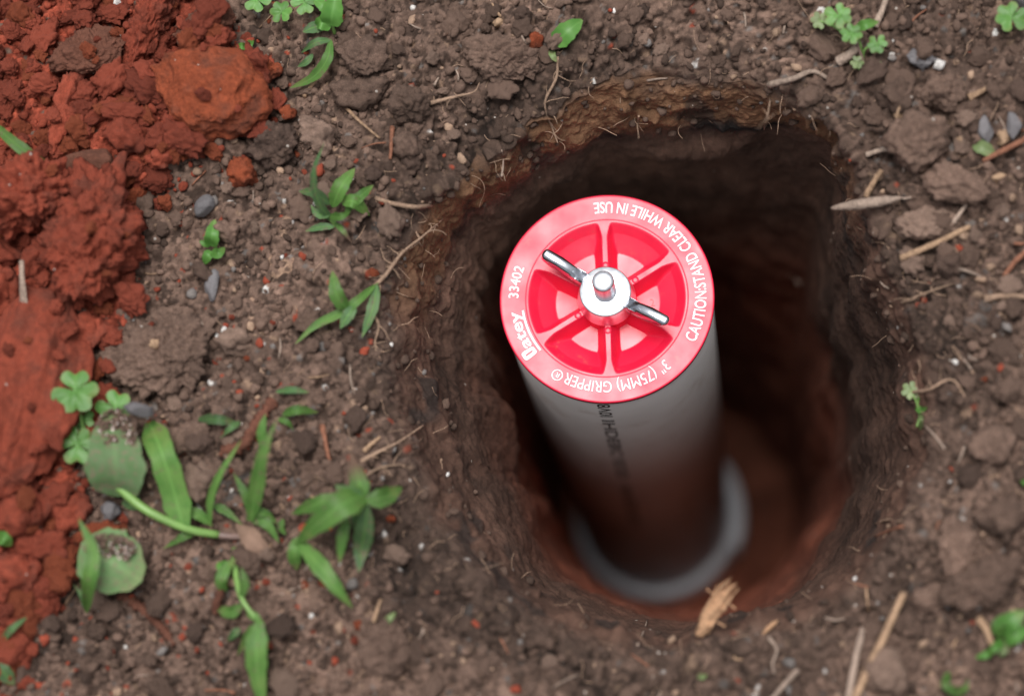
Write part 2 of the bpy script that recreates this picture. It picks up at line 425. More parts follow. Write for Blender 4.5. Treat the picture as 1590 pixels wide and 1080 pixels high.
def stamp(n, rmin, rmax, power=2.2, hz=(0.5, 0.95), sink=0.35, seed=0, ride=0.0):
    g = np.random.default_rng(seed)
    u = g.random(n)
    rr = (rmin ** (1 - power) + u * (rmax ** (1 - power) - rmin ** (1 - power))) ** (1 / (1 - power))
    rr = np.sort(rr)[::-1]
    ci = g.integers(0, NX, n); cj = g.integers(0, NY, n)
    asp = g.uniform(0.62, 1.0, n); an = g.uniform(0, np.pi, n); hh = g.uniform(*hz, n)
    pl = g.uniform(-0.5, 0.5, (n, 2)); fc = g.uniform(0.55, 1.0, n); cc = g.random(n); br = g.normal(1.0, 0.24, n)
    wob = g.uniform(0, 6.28, (n, 2))
    for k in range(n):
        r = rr[k]; w = int(r / RES * 1.15) + 1
        i0, i1 = max(ci[k] - w, 0), min(ci[k] + w + 1, NX)
        j0, j1 = max(cj[k] - w, 0), min(cj[k] + w + 1, NY)
        if i1 - i0 < 2 or j1 - j0 < 2: continue
        X = (gx[i0:i1] - gx[ci[k]])[None, :] / r; Y = (gy[j0:j1] - gy[cj[k]])[:, None] / r
        c, s = math.cos(an[k]), math.sin(an[k])
        U = X * c + Y * s; V = (-X * s + Y * c) / asp[k]
        q = U * U + V * V
        if w > 4:
            t = np.arctan2(V, U)
            q = q * (1 + 0.22 * np.sin(3 * t + wob[k, 0]) + 0.14 * np.sin(5 * t + wob[k, 1]))
        d = np.sqrt(np.clip(1 - q, 0, 1))
        d = np.minimum(d, fc[k] + pl[k, 0] * U + pl[k, 1] * V)
        h = HB[cj[k], ci[k]] + ride * (HM[cj[k], ci[k]] - HB[cj[k], ci[k]]) + r * hh[k] * (d - sink)
        cur = HM[j0:j1, i0:i1]
        m = (h > cur) & (q < 1)
        if not m.any(): continue
        cur[m] = h[m]
        isred = RM[cj[k], ci[k]] > 0.5
        b = min(max(br[k], 0.5), 1.5) * (1 + 0.34 * tone[cj[k], ci[k]])
        v = cc[k]
        if isred:
            col = RED * b * (1 + (0.25 if v > 0.85 else 0)) if v > 0.08 else SOIL * b * 0.8
        elif v < (0.02 if gx[ci[k]] < -0.09 else 0.002) and r < 0.003: col = RED * 1.15
        elif v < 0.10: col = SOIL * 0.42
        elif v < 0.125: col = np.array([0.13, 0.11, 0.10]) * b
        elif v < 0.155: col = np.array([0.23, 0.15, 0.105]) * b
        elif v < 0.159 and r < 0.002: col = np.array([0.6, 0.57, 0.54])
        else: col = SOIL * b
        COL[j0:j1, i0:i1][m] = col
stamp(130, 0.007, 0.014, hz=(0.4, 0.65), seed=1)
stamp(1500, 0.0034, 0.007, hz=(0.7, 1.15), sink=0.25, seed=2, ride=0.4)
HM += 0.0009 * fbm(GX, GY, Zr, 0.0045, 3, 75)
stamp(8000, 0.0018, 0.0036, hz=(0.7, 1.2), sink=0.2, seed=3, ride=0.75)
stamp(42000, 0.0008, 0.0019, hz=(0.6, 1.2), sink=0.1, seed=4, ride=0.92)
HM += 0.00045 * fbm(GX, GY, Zr, 0.0017, 2, 71)

def sample(A, x, y):
    fx = np.clip((x - X0) / RES, 0, NX - 1.001); fy = np.clip((y - Y0) / RES, 0, NY - 1.001)
    i = fx.astype(int); j = fy.astype(int); u = fx - i; v = fy - j
    if A.ndim == 3: u = u[..., None]; v = v[..., None]
    return (A[j, i] * (1 - u) + A[j, i + 1] * u) * (1 - v) + (A[j + 1, i] * (1 - u) + A[j + 1, i + 1] * u) * v

# ------------------------------------------------------------------ ground sheet: outer field + hole in one mesh
def build_ground():
    verts, faces, cols = [], [], []
    # outer field, fine in the middle and coarse to 6 m
    ext = np.cumsum(0.0008 * 1.1 ** np.arange(80)); ext = ext[ext < 6.0]
    xs = np.concatenate([X0 - ext[::-1], gx, gx[-1] + ext]); ys = np.concatenate([Y0 - ext[::-1], gy, gy[-1] + ext])
    XX, YY = np.meshgrid(xs, ys)
    ne = len(ext)
    HH = h_base(XX, YY); CC = np.empty(XX.shape + (3,))
    far = np.clip(np.maximum(np.maximum(X0 - XX, XX - X1), np.maximum(Y0 - YY, YY - Y1)) / 0.05, 0, 1)
    def fold(v, a, b):
        w = (v - a) % (2 * (b - a)); return a + np.where(w > b - a, 2 * (b - a) - w, w)
    FX, FY = fold(XX, X0, X1 - 2 * RES), fold(YY, Y0, Y1 - 2 * RES)
    HH += sample(HM - HB, FX, FY) * (1 + 1.2 * far)
    CC[:] = sample(COL, FX, FY)
    rm = red_mask(XX, YY) * sstep(0.14, 0.05, np.maximum(X0 - XX, YY - Y1))
    rin = sample(RM, FX, FY)
    tn = (0.75 + 0.35 * fbm(XX, YY, 0 * XX, 0.015, 3, 61))[..., None]
    off_red = (np.abs(rin - rm) > 0.4)[..., None]
    CC = np.where(off_red, SOIL * tn * (1 - rm[..., None]) + RED * tn * rm[..., None], CC)
    HH[ne:ne + NY, ne:ne + NX] = HM; CC[ne:ne + NY, ne:ne + NX] = COL
    TH = np.arctan2(YY, XX); RR = np.hypot(XX, YY)
    d = RR - r_outer(TH) + 0.004 * vnoise(XX / 0.008, YY / 0.008, 0 * XX, 5)
    HH = HH - 0.002 * sstep(0.035, 0.025, d)
    keep = (RR - r_outer(TH)) > 0.016
    q = keep[:-1, :-1] & keep[1:, :-1] & keep[:-1, 1:] & keep[1:, 1:]
    idx = np.arange(XX.size).reshape(XX.shape)
    F = np.stack([idx[:-1, :-1][q], idx[:-1, 1:][q], idx[1:, 1:][q], idx[1:, :-1][q]], 1)
    used = np.zeros(XX.size, bool); used[F.ravel()] = True
    remap = np.cumsum(used) - 1
    V1 = np.stack([XX, YY, HH], -1).reshape(-1, 3)[used]; C1 = CC.reshape(-1, 3)[used]; F1 = remap[F]
    # hole: stations from the field over the lip and down
    NT = 1060
    th = np.linspace(-np.pi, np.pi, NT, endpoint=False)
    ro, ri = r_outer(th), r_inner(th)
    zi = z_inner(th); faw = sstep(-0.1, 0.5, np.sin(th - 0.2))
    nA, nB, nC, nD = 72, 160, 150, 10
    rad, zz, ww, part = [], [], [], []
    for k in range(nA):
        t = k / nA; rad.append(ro + 0.048 * (1 - t)); zz.append(0 * ro); ww.append(1.0 + 0 * ro); part.append(0)
    for k in range(nB):
        t = k / nB
        ka = 0.06 + 0.3 * faw; z = zi * (ka * t + (1 - ka) * t ** 1.9)
        rad.append(ro + (ri - ro) * (t ** 0.9)); zz.append(z + 0 * ro); ww.append(1 - sstep(0.0, 0.013 - 0.008 * faw, -z)); part.append(1)
    dz = np.linspace(0, 1, nC) ** 1.7
    rb = 0.062 + 0.026 * sstep(-0.3, 0.8, np.cos(th - R(20)))
    for k in range(nC):
        z = zi + (ZF - zi) * dz[k]
        t = (z - zi) / (ZF - zi)
        g = np.minimum(1, 1.42 * t - 0.42 * t * t)
        rad.append(ri + (rb - ri) * g); zz.append(z + 0 * ro); ww.append(0 * ro); part.append(2)
    for k in range(nD + 1):
        t = k / nD; rad.append(rb * (1 - t) + 0.0005 + 0 * ro); zz.append(ZF - 0.002 + 0 * ro); ww.append(0 * ro); part.append(3)
    RAD, ZZ, WW = np.array(rad), np.array(zz), np.array(ww)
    part = np.array(part)
    TT = np.broadcast_to(th, RAD.shape)
    # undercut under the near-black band along the far side
    far_side = sstep(-0.35, 0.25, np.sin(TT - 0.25))
    RAD = RAD + far_side * (0.0022 * np.exp(-((ZZ + 0.044) / 0.010) ** 2)) * (part[:, None] >= 1)
    X = RAD * np.cos(TT); Y = RAD * np.sin(TT)
    Zg = ZZ + WW * sample(HB, X, Y) + (1 - WW) * 0
    Zg += np.where(part[:, None] == 1, (1 - WW) * -0.003, 0) + np.where(part[:, None] >= 2, -0.003, 0)
    P = np.stack([X, Y, Zg], -1)
    dT = np.roll(P, -1, 1) - np.roll(P, 1, 1)
    dS = np.gradient(P, axis=0)
    N = np.cross(dS, dT); N /= np.linalg.norm(N, axis=-1, keepdims=True) + 1e-12
    if N[2, :, 2].mean() < 0: N = -N
    # detail
    hd = sample(HM, X, Y) - sample(HB, X, Y)
    lipfade = np.where(part[:, None] == 0, 1.0, WW)
    wd = 0.0036 * fbm(X, Y, Zg * 0.8, 0.024, 2, 101) + 0.0008 * fbm(X, Y, Zg, 0.0055, 2, 111) + 0.0005 * fbm(X, Y, Zg, 0.0020, 3, 121, 0.6)
    deep = sstep(-0.05, -0.14, Zg)
    wd = wd * (1 - 0.35 * deep) + deep * 0.0025 * fbm(TT * 0.1, 0 * TT, Zg * 0.12, 0.012, 2, 131)
    clump = np.maximum(0, fbm(X, Y, Zg, 0.010, 2, 141) - 0.25) * 0.005 * sstep(-0.07, -0.01, Zg)
    wd = wd + clump
    # ragged crumbs clinging to the lip
    crumbs = np.maximum(0, vnoise(X / 0.0032, Y / 0.0032, Zg / 0.0032, 151)) ** 2 * 0.0022 * sstep(-0.06, -0.004, Zg)
    wd = wd + crumbs
    wd = np.where(part[:, None] == 3, 0.3 * wd, wd)
    DSP = lipfade * hd + (1 - lipfade) * wd
    outd = RAD - r_outer(TT) + 0.004 * vnoise(X / 0.008, Y / 0.008, 0 * X, 5)
    P = P + N * DSP[..., None]
    P[..., 2] -= 0.002 * sstep(0.025, 0.035, outd) * (part[:, None] == 0)
    # colours: earth layers of the cut, with some light painted in
    Zc = Zg + 0.006 * fbm(X, Y, Zg, 0.02, 2, 161)
    tn = fbm(X, Y, Zg, 0.016, 3, 171)[..., None]; tn2 = fbm(X, Y, Zg, 0.0035, 2, 181)[..., None]
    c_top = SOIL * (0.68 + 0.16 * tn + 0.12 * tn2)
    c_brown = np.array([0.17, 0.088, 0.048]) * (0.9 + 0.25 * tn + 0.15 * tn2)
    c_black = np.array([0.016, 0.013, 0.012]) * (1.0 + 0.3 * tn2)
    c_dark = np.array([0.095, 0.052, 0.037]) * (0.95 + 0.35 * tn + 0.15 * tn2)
    c_red = np.array([0.19, 0.058, 0.033]) * (1 + 0.75 * sstep(-0.16, -0.32, Zg))[..., None] * (0.95 + 0.3 * tn + 0.1 * tn2)  # deep clay painted lighter to lift the shade low in the hole
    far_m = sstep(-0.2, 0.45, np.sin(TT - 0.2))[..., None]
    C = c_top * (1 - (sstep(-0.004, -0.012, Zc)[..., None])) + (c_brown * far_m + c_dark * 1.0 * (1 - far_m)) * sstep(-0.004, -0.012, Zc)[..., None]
    wdk = sstep(-0.032, -0.044, Zc)[..., None]; C = C * (1 - wdk) + c_dark * (0.58 + 0.7 * far_m + 0.3 * sstep(-0.5, 0.5, np.cos(TT - R(235)))[..., None]) * wdk  # far wall painted lighter to keep it readable in the hole's shade
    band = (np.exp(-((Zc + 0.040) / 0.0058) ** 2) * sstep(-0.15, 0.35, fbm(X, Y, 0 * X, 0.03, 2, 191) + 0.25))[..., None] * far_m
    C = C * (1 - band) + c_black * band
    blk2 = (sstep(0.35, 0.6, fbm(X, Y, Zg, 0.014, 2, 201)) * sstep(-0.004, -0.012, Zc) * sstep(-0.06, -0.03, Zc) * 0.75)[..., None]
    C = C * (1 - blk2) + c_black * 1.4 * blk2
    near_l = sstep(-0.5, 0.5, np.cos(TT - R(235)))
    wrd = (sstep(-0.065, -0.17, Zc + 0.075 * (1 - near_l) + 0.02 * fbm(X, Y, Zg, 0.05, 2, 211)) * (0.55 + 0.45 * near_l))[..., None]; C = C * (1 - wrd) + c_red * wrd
    w0 = (lipfade * (part[:, None] <= 1))[..., None]
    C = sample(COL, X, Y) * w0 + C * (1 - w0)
    ns = RAD.shape[0]
    id2 = np.arange(ns * NT).reshape(ns, NT)
    a, b = id2[:-1], id2[1:]
    F2 = np.stack([a, np.roll(a, -1, 1), np.roll(b, -1, 1), b], -1).reshape(-1, 4)
    V2 = P.reshape(-1, 3)
    t = V2[F2[0]]
    nrm = np.cross(t[1] - t[0], t[2] - t[0])
    if nrm[2] < 0: F2 = F2[:, ::-1]
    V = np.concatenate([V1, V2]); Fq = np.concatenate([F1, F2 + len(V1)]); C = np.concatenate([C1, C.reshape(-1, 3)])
    me = bpy.data.meshes.new("ground")
    me.vertices.add(len(V)); me.vertices.foreach_set("co", V.astype(np.float32).ravel())
    me.loops.add(Fq.size); me.loops.foreach_set("vertex_index", Fq.astype(np.int32).ravel())
    me.polygons.add(len(Fq)); me.polygons.foreach_set("loop_start", np.arange(0, Fq.size, 4, dtype=np.int32))
    me.update(calc_edges=True); me.validate()
    me.polygons.foreach_set("use_smooth", np.ones(len(me.polygons), bool))
    ca = me.color_attributes.new("Col", 'FLOAT_COLOR', 'POINT')
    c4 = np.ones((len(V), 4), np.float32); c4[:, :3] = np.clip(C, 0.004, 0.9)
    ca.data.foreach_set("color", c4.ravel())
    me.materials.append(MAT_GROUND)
    o = link(bpy.data.objects.new("ground", me))
    o["kind"] = "structure"
    return o
ground = build_ground()
bpy.context.view_layer.update()
from mathutils.bvhtree import BVHTree
BVH = BVHTree.FromObject(ground, bpy.context.evaluated_depsgraph_get())

def hit(px, py):
    o, d = ray(px, py)
    p, n, i, dd = BVH.ray_cast(o, d, 4.0)
    if p is None:
        p = at(px, py, 0.0); n = Vector((0, 0, 1))
    return Vector(p), Vector(n)

def above(px, py, lift):
    """point seen at this place, lift metres over the earth below it"""
    p, n = hit(px, py)
    for _ in range(4):
        q = at(px, py, p.z + lift)
        g, nn, i, dd = BVH.ray_cast(Vector((q.x, q.y, 0.2)), Vector((0, 0, -1)), 2.0)
        if g is not None: p = Vector(g)
    return at(px, py, p.z + lift)

MM = 0.001
PXM = 1.0 / 3870.0                             # a pixel of the picture at ground level, in metres

# ------------------------------------------------------------------ pipe, plug, fitting
def lathe(prof, nseg=96, z0=0.0):
    v, f = [], []
    for (r, z) in prof:
        for k in range(nseg):
            a = 2 * math.pi * k / nseg
            v.append((r * math.cos(a), r * math.sin(a), z + z0))
    for i in range(len(prof) - 1):
        for k in range(nseg):
            k2 = (k + 1) % nseg
            f.append((i * nseg + k, (i + 1) * nseg + k, (i + 1) * nseg + k2, i * nseg + k2))
    return v, f

MAT_PVC = plain_mat("grey_white_pvc", (0.50, 0.485, 0.48), 0.38, spec=0.45, nscale=55, namp=0.05, rvar=0.06)
MAT_PVC2 = plain_mat("white_pvc_fitting", (0.76, 0.78, 0.83), 0.4, spec=0.45, nscale=60, namp=0.06)
def add_dirt(m, col, lo, hi, scale, amount):
    n, l = m.node_tree.nodes, m.node_tree.links; p = n["Principled BSDF"]
    src = p.inputs['Base Color'].links[0].from_socket if p.inputs['Base Color'].links else None
    tc = n.new("ShaderNodeTexCoord"); nz = n.new("ShaderNodeTexNoise"); nz.inputs['Scale'].default_value = scale
    nz.inputs['Detail'].default_value = 8; nz.inputs['Roughness'].default_value = 0.65
    l.new(tc.outputs['Object'], nz.inputs['Vector'])
    mr = n.new("ShaderNodeMapRange"); mr.inputs[1].default_value = lo; mr.inputs[2].default_value = hi; mr.inputs[4].default_value = amount
    l.new(nz.outputs['Fac'], mr.inputs[0])
    mx = n.new("ShaderNodeMix"); mx.data_type = 'RGBA'; l.new(mr.outputs[0], mx.inputs[0])
    if src: l.new(src, mx.inputs[6])
    else: mx.inputs[6].default_value = p.inputs['Base Color'].default_value
    mx.inputs[7].default_value = (*col, 1); l.new(mx.outputs[2], p.inputs['Base Color'])
add_dirt(MAT_PVC, (0.22, 0.14, 0.10), 0.55, 0.75, 45, 0.45)
add_dirt(MAT_PVC2, (0.2, 0.115, 0.075), 0.55, 0.75, 60, 0.6)
MAT_INK = plain_mat("black_ink", (0.02, 0.02, 0.022), 0.6)
MAT_PLASTIC = plain_mat("red_plastic", (0.80, 0.011, 0.055), 0.41, spec=0.78, nscale=70, namp=0.07, rvar=0.09)
add_dirt(MAT_PLASTIC, (0.30, 0.12, 0.09), 0.60, 0.74, 130, 0.5)
MAT_EDGE = plain_mat("dark_red_edge", (0.35, 0.01, 0.03), 0.4)
MAT_INKW = plain_mat("white_lettering", (0.82, 0.80, 0.82), 0.4, nscale=1500, namp=0.05)
MAT_STEEL = plain_mat("zinc_steel", (0.78, 0.80, 0.84), 0.32, metal=1.0, nscale=500, namp=0.06, rvar=0.05, bump=0.05)
MAT_STEELW = plain_mat("zinc_steel_wing", (0.58, 0.61, 0.66), 0.22, metal=1.0, nscale=500, namp=0.08, rvar=0.05)
MAT_RUBBER = plain_mat("black_rubber", (0.02, 0.02, 0.02), 0.6)

ZP = CAPZ - 0.0032
pipe_t = empty("drain_pipe", (0, 0, ZP - 0.53))
tag(pipe_t, "upright white plastic drain pipe standing deep in the round hole", "pipe")
pv, pf = lathe([(0.0380, -0.54), (0.04445, -0.54), (0.04445, -0.0006), (0.0440, 0.0), (0.0392, 0.0), (0.0385, -0.001), (0.0385, -0.10)], 128, 0.53)
mesh_obj("pipe_wall", pv, pf, MAT_PVC, pipe_t)

def text_mesh(body, bold=0.0, ext=0.0, spacing=1.0):
    cu = bpy.data.curves.new("t", 'FONT')
    cu.body = body; cu.size = 1.0; cu.offset = bold; cu.resolution_u = 4; cu.space_character = spacing; cu.extrude = ext
    ob = bpy.data.objects.new("t", cu); COLL.objects.link(ob)
    bpy.context.view_layer.update()
    me = bpy.data.meshes.new_from_object(ob.evaluated_get(bpy.context.evaluated_depsgraph_get()))
    bpy.data.objects.remove(ob); bpy.data.curves.remove(cu)
    v = np.empty(len(me.vertices) * 3, np.float32); me.vertices.foreach_get("co", v); v = v.reshape(-1, 3)
    f = [tuple(p.vertices) for p in me.polygons]
    bpy.data.meshes.remove(me)
    return v.astype(float), f

def subdiv_long(v, f, maxlen):
    """cut long text edges so that lettering can bend"""
    bm = bmesh.new()
    bv = [bm.verts.new(p) for p in v]
    for q in f:
        try: bm.faces.new([bv[i] for i in q])
        except ValueError: pass
    for _ in range(3):
        es = [e for e in bm.edges if e.calc_length() > maxlen]
        if not es: break
        bmesh.ops.subdivide_edges(bm, edges=es, cuts=1)
    bmesh.ops.triangulate(bm, faces=bm.faces[:])
    bm.verts.index_update()
    V = np.array([q.co[:] for q in bm.verts]); F = [tuple(x.index for x in q.verts) for q in bm.faces]
    bm.free()
    return V, F

def pipe_print(body, z_top, length, ang, height, name="printed_line"):
    v, f = text_mesh(body, 0.012)
    v, f = subdiv_long(v, f, 0.25)
    x0, x1 = v[:, 0].min(), v[:, 0].max()
    s = (v[:, 0] - x0) / (x1 - x0) * length
    h = v[:, 1] * height
    a = ang - (h - height * 0.35) / 0.0446
    r = 0.04462
    out = np.stack([r * np.cos(a), r * np.sin(a), z_top - s + 0.53], 1)
    mesh_obj(name, out.tolist(), f, MAT_INK, pipe_t, smooth=False)
AP = R(-93.0)
pipe_print("8V0I", -0.003, 0.024, AP, 0.0078)
pipe_print("IHDEBC-SOD", -0.034, 0.13, AP + 0.005, 0.0078)
pipe_print("WHQB 8S-C", -0.18, 0.12, AP + 0.005, 0.0078)

plug = empty("test_plug", (0, 0, CAPZ))
tag(plug, "round red plastic test plug with steel wing nut capping the pipe", "pipe plug")

def cap_z(r, ph):
    """height of the moulded face, metres: six pockets between spokes"""
    r_mm = r * 1000
    k = math.radians(60); off = math.radians(91.5)
    da = (ph - off + k / 2) % k - k / 2
    dsp = r_mm * np.abs(np.sin(da))
    hw = 1.25 + 1.5 * sstep(26, 34, r_mm)
    a = (32.9 - r_mm)
    outer = np.where(a < 3.5, a * 1.05, 3.675 + (a - 3.5) * 0.62)
    spoke = (dsp - hw) * 2.5
    inner = (r_mm - 10.2) * 4.0
    D = 8.2 + 0 * r_mm
    def smin(p, q, kk):
        hh = np.clip(0.5 + 0.5 * (q - p) / kk, 0, 1)
        return q * (1 - hh) + p * hh - kk * hh * (1 - hh)
    d = smin(smin(outer, spoke, 2.2), inner, 0.5)
    d = smin(d, D, 0.2)
    d = np.where(d < 0.5, np.maximum(0, (d + 0.5)) ** 2 * 0.5, d)      # soft shoulders
    d = np.where((r_mm > 33.6) | (d < 0.003), 0, d)
    groove = 0.14 * np.exp(-((r_mm - 34.2) / 0.16) ** 2)
    return -(d + groove) * MM

def build_cap():
    NA, rs = 480, np.concatenate([np.linspace(0.004, 0.0336, 112), np.linspace(0.0337, 0.0348, 12), np.linspace(0.0352, 0.0446, 14)])
    ph = np.linspace(0, 2 * np.pi, NA, endpoint=False)
    RRr, PH = np.meshgrid(rs, ph, indexing='ij')
    Z = cap_z(RRr, PH)
    V = [np.stack([RRr * np.cos(PH), RRr * np.sin(PH), Z], -1).reshape(-1, 3)]
    edge = [(0.04495, -0.00012), (0.0452, -0.0005)]
    for (r, z) in edge:
        V.append(np.stack([r * np.cos(ph), r * np.sin(ph), 0 * ph + z], -1))
    V = np.concatenate(V); n = len(rs) + len(edge)
    id_ = np.arange(n * NA).reshape(n, NA)
    F = np.stack([id_[:-1], id_[1:], np.roll(id_[1:], -1, 1), np.roll(id_[:-1], -1, 1)], -1).reshape(-1, 4)
    face = mesh_obj("moulded_face", V.tolist(), F.tolist(), MAT_PLASTIC, plug)
    v, f = lathe([(0.0452, -0.0005), (0.0452, -0.0026), (0.0445, -0.0030), (0.0380, -0.0030)], 180)
    mesh_obj("flange_edge", v, f, MAT_EDGE, plug)
    v, f = lathe([(0.0378, -0.0030), (0.0378, -0.0105), (0.036, -0.0110), (0.0004, -0.0110)], 120)
    mesh_obj("plug_body", v, f, MAT_PLASTIC, plug)
    v, f = lathe([(0.0379, -0.0110), (0.0383, -0.014), (0.0383, -0.028), (0.0379, -0.030), (0.0005, -0.030)], 120)
    mesh_obj("rubber_gasket", v, f, MAT_RUBBER, plug)
    # round ejector marks on the spokes
    for k in range(6):
        a = math.radians(91.5 + 60 * k)
        v, f = lathe([(0.0016, -0.0001), (0.0015, 0.00014), (0.0004, 0.00016), (0.00005, 0.00016)], 24)
        o = mesh_obj("ejector_mark", v, f, MAT_PLASTIC, plug)
        o.location = (0.0142 * math.cos(a), 0.0142 * math.sin(a), 0)
build_cap()

def arc_text(body, a0, a1, r_base, height, ccw, bold=0.012, name="lettering", vv=None):
    v, f = text_mesh(body, bold, 0.05) if vv is None else vv
    v, f = subdiv_long(v, f, 0.3)
    x0, x1 = v[:, 0].min(), v[:, 0].max()
    t = (v[:, 0] - x0) / (x1 - x0)
    a = R(a0) + (R(a1) - R(a0)) * t
    h = v[:, 1] / 0.73 * height                # capital height of the built-in face
    r = r_base - h if ccw else r_base + h
    z = 0.00008 + (v[:, 2] + 0.05) / 0.1 * 0.00035
    out = np.stack([r * np.cos(a), r * np.sin(a), z], 1)
    return mesh_obj(name, out.tolist(), f, MAT_INKW, plug, smooth=False)

arc_text("CAUTION:STAND CLEAR WHILE IN USE", -29.2, 97.2, 0.0418, 0.0050, True)
arc_text("33402", 179.0, 158.3, 0.0373, 0.0043, False)
arc_text('3" (75MM) GRIPPER', 311.0, 242.2, 0.0362, 0.0050, False, bold=0.0)
arc_text("R", 238.9, 236.4, 0.0380, 0.0022, False, bold=0.0)
def ring_mark(a, r, ro, ri):
    v, f = lathe([(ro, 0.00008), (ro, 0.0004), (ri, 0.0004), (ri, 0.00008)], 40)
    o = mesh_obj("registered_ring", v, f, MAT_INKW, plug, smooth=False)
    o.location = (r * math.cos(R(a)), r * math.sin(R(a)), 0)
ring_mark(237.6, 0.0391, 0.0024, 0.00195)
arc_text("atey", 212.3, 187.8, 0.0373, 0.0050, False, bold=0.02)
def oval_o():
    """the wide slotted O of the brand mark"""
    n = 48; out, inn = [], []
    for k in range(n):
        t = 2 * math.pi * k / n; c, s = math.cos(t), math.sin(t)
        e = 0.45
        out.append((abs(c) ** e * math.copysign(1, c), abs(s) ** e * math.copysign(1, s)))
        inn.append((0.22 * abs(c) ** e * math.copysign(1, c), 0.58 * abs(s) ** e * math.copysign(1, s)))
    v, f = [], []
    for z in (0.00008, 0.00043):
        for (x, y) in out + inn:
            a = R(215.6) - x * R(2.75); r = 0.0402 + y * 0.0031
            v.append((r * math.cos(a), r * math.sin(a), z))
    N2 = 2 * n
    for k in range(n):
        k2 = (k + 1) % n
        f += [(N2 + k, N2 + k2, N2 + n + k2, N2 + n + k), (k, k2, N2 + k2, N2 + k), (n + k2, n + k, N2 + n + k, N2 + n + k2)]
    mesh_obj("lettering", v, f, MAT_INKW, plug, smooth=False)
oval_o()
def arc_bar(a0, a1, r0, r1):
    v, f = [], []; n = 30
    for k in range(n + 1):
        a = R(a0 + (a1 - a0) * k / n)
        for (r, z) in ((r0, 0.00008), (r0, 0.0004), (r1, 0.0004), (r1, 0.00008)):
            v.append((r * math.cos(a), r * math.sin(a), z))
    for k in range(n):
        for j in range(3):
            f.append((k * 4 + j, k * 4 + j + 1, k * 4 + 5 + j, k * 4 + 4 + j))
    mesh_obj("underline", v, f, MAT_INKW, plug, smooth=False)
arc_bar(218.5, 187.6, 0.0352, 0.0361)
tv, tf = text_mesh("2", 0.0, 0.05)
tv2 = np.stack([0.0178 + (tv[:, 1] - 0.35) * -0.0045 * 0.2 + tv[:, 0] * 0.0042, -0.0020 + tv[:, 1] * 0.0046, -0.0082 + tv[:, 2] * 0.004], 1)
mesh_obj("moulded_numeral", tv2.tolist(), tf, MAT_EDGE, plug, smooth=False)

# wing nut > wings ; bolt
nv, nf = lathe([(0.0123, -0.0002), (0.0121, 0.0012), (0.0114, 0.0060), (0.0109, 0.0094), (0.0107, 0.0099), (0.0104, 0.0101), (0.0040, 0.0101)], 96)
nut = mesh_obj("wing_nut", nv, nf, MAT_STEEL, plug)
bv_, bf_ = lathe([(0.0050, 0.0095), (0.0046, 0.0104), (0.0046, 0.0252), (0.0044, 0.0261), (0.0040, 0.0265), (0.0020, 0.0267), (0.0003, 0.0267)], 64)
mesh_obj("bolt", bv_, bf_, MAT_STEEL, plug)
def wing(ang):
    pr = [(8.6, 0.6), (13.5, 1.4), (20.0, 5.5), (26.5, 10.6), (29.4, 13.0), (30.4, 14.6), (30.0, 15.9), (28.8, 16.3), (22.0, 15.4), (15.8, 14.3), (14.3, 13.2), (12.2, 10.9), (10.2, 9.6), (8.6, 9.0)]
    bm = bmesh.new()
    lo = [bm.verts.new((x * MM, -0.0023, z * MM)) for x, z in pr]
    hi = [bm.verts.new((x * MM, 0.0023, z * MM)) for x, z in pr]
    bm.faces.new(lo); bm.faces.new(hi[::-1])
    for k in range(len(pr)):
        k2 = (k + 1) % len(pr); bm.faces.new((lo[k2], lo[k], hi[k], hi[k2]))
    es = [e for e in bm.edges if abs(e.verts[0].co.y - e.verts[1].co.y) < 1e-6]
    bmesh.ops.bevel(bm, geom=es, offset=0.0019, segments=6, profile=0.5, affect='EDGES')
    bmesh.ops.recalc_face_normals(bm, faces=bm.faces[:])
    me = bpy.data.meshes.new("wing"); bm.to_mesh(me); bm.free()
    me.polygons.foreach_set("use_smooth", [True] * len(me.polygons))
    me.materials.append(MAT_STEELW)
    o = link(bpy.data.objects.new("wing", me), nut); o.rotation_euler = (0, 0, R(ang))
wing(147.5); wing(-30.0)

# fitting the pipe is glued into, far down
fit = empty("drain_fitting", (0, 0, ZF - 0.02))
tag(fit, "pale grey plastic hub fitting around the foot of the drain pipe", "pipe fitting")
zc = -0.566 - (ZF - 0.02)
v, f = lathe([(0.0446, zc - 0.004), (0.0449, zc), (0.0486, zc), (0.0499, zc - 0.0018), (0.0504, zc - 0.005), (0.0504, zc - 0.05)], 96)
mesh_obj("hub", v, f, MAT_PVC2, fit)
# raised lug on one side of the hub's rim
lv, lf = [], []; nl = 24; lpr = [(0.0455, 0.0003), (0.0455, 0.004), (0.0530, 0.004), (0.0545, 0.0025), (0.0545, -0.03)]
for k in range(nl + 1):
    a = R(-24 + 66 * k / nl)
    for (r, z) in lpr: lv.append((r * math.cos(a), r * math.sin(a), zc + z))
q5 = len(lpr)
for k in range(nl):
    for j in range(q5 - 1): lf.append((k * q5 + j, k * q5 + j + 1, (k + 1) * q5 + j + 1, (k + 1) * q5 + j))
lf += [tuple(range(q5)), tuple(nl * q5 + j for j in range(q5))[::-1]]
mesh_obj("rim_lug", lv, lf, MAT_PVC2, fit)

# ------------------------------------------------------------------ earth lumps
_ico = {}
def ico(sub):
    if sub not in _ico:
        bm = bmesh.new(); bmesh.ops.create_icosphere(bm, subdivisions=sub, radius=1.0)
        V = np.array([q.co[:] for q in bm.verts]); F = [tuple(x.index for x in q.verts) for q in bm.faces]; bm.free()
        _ico[sub] = (V, F)
    return _ico[sub]

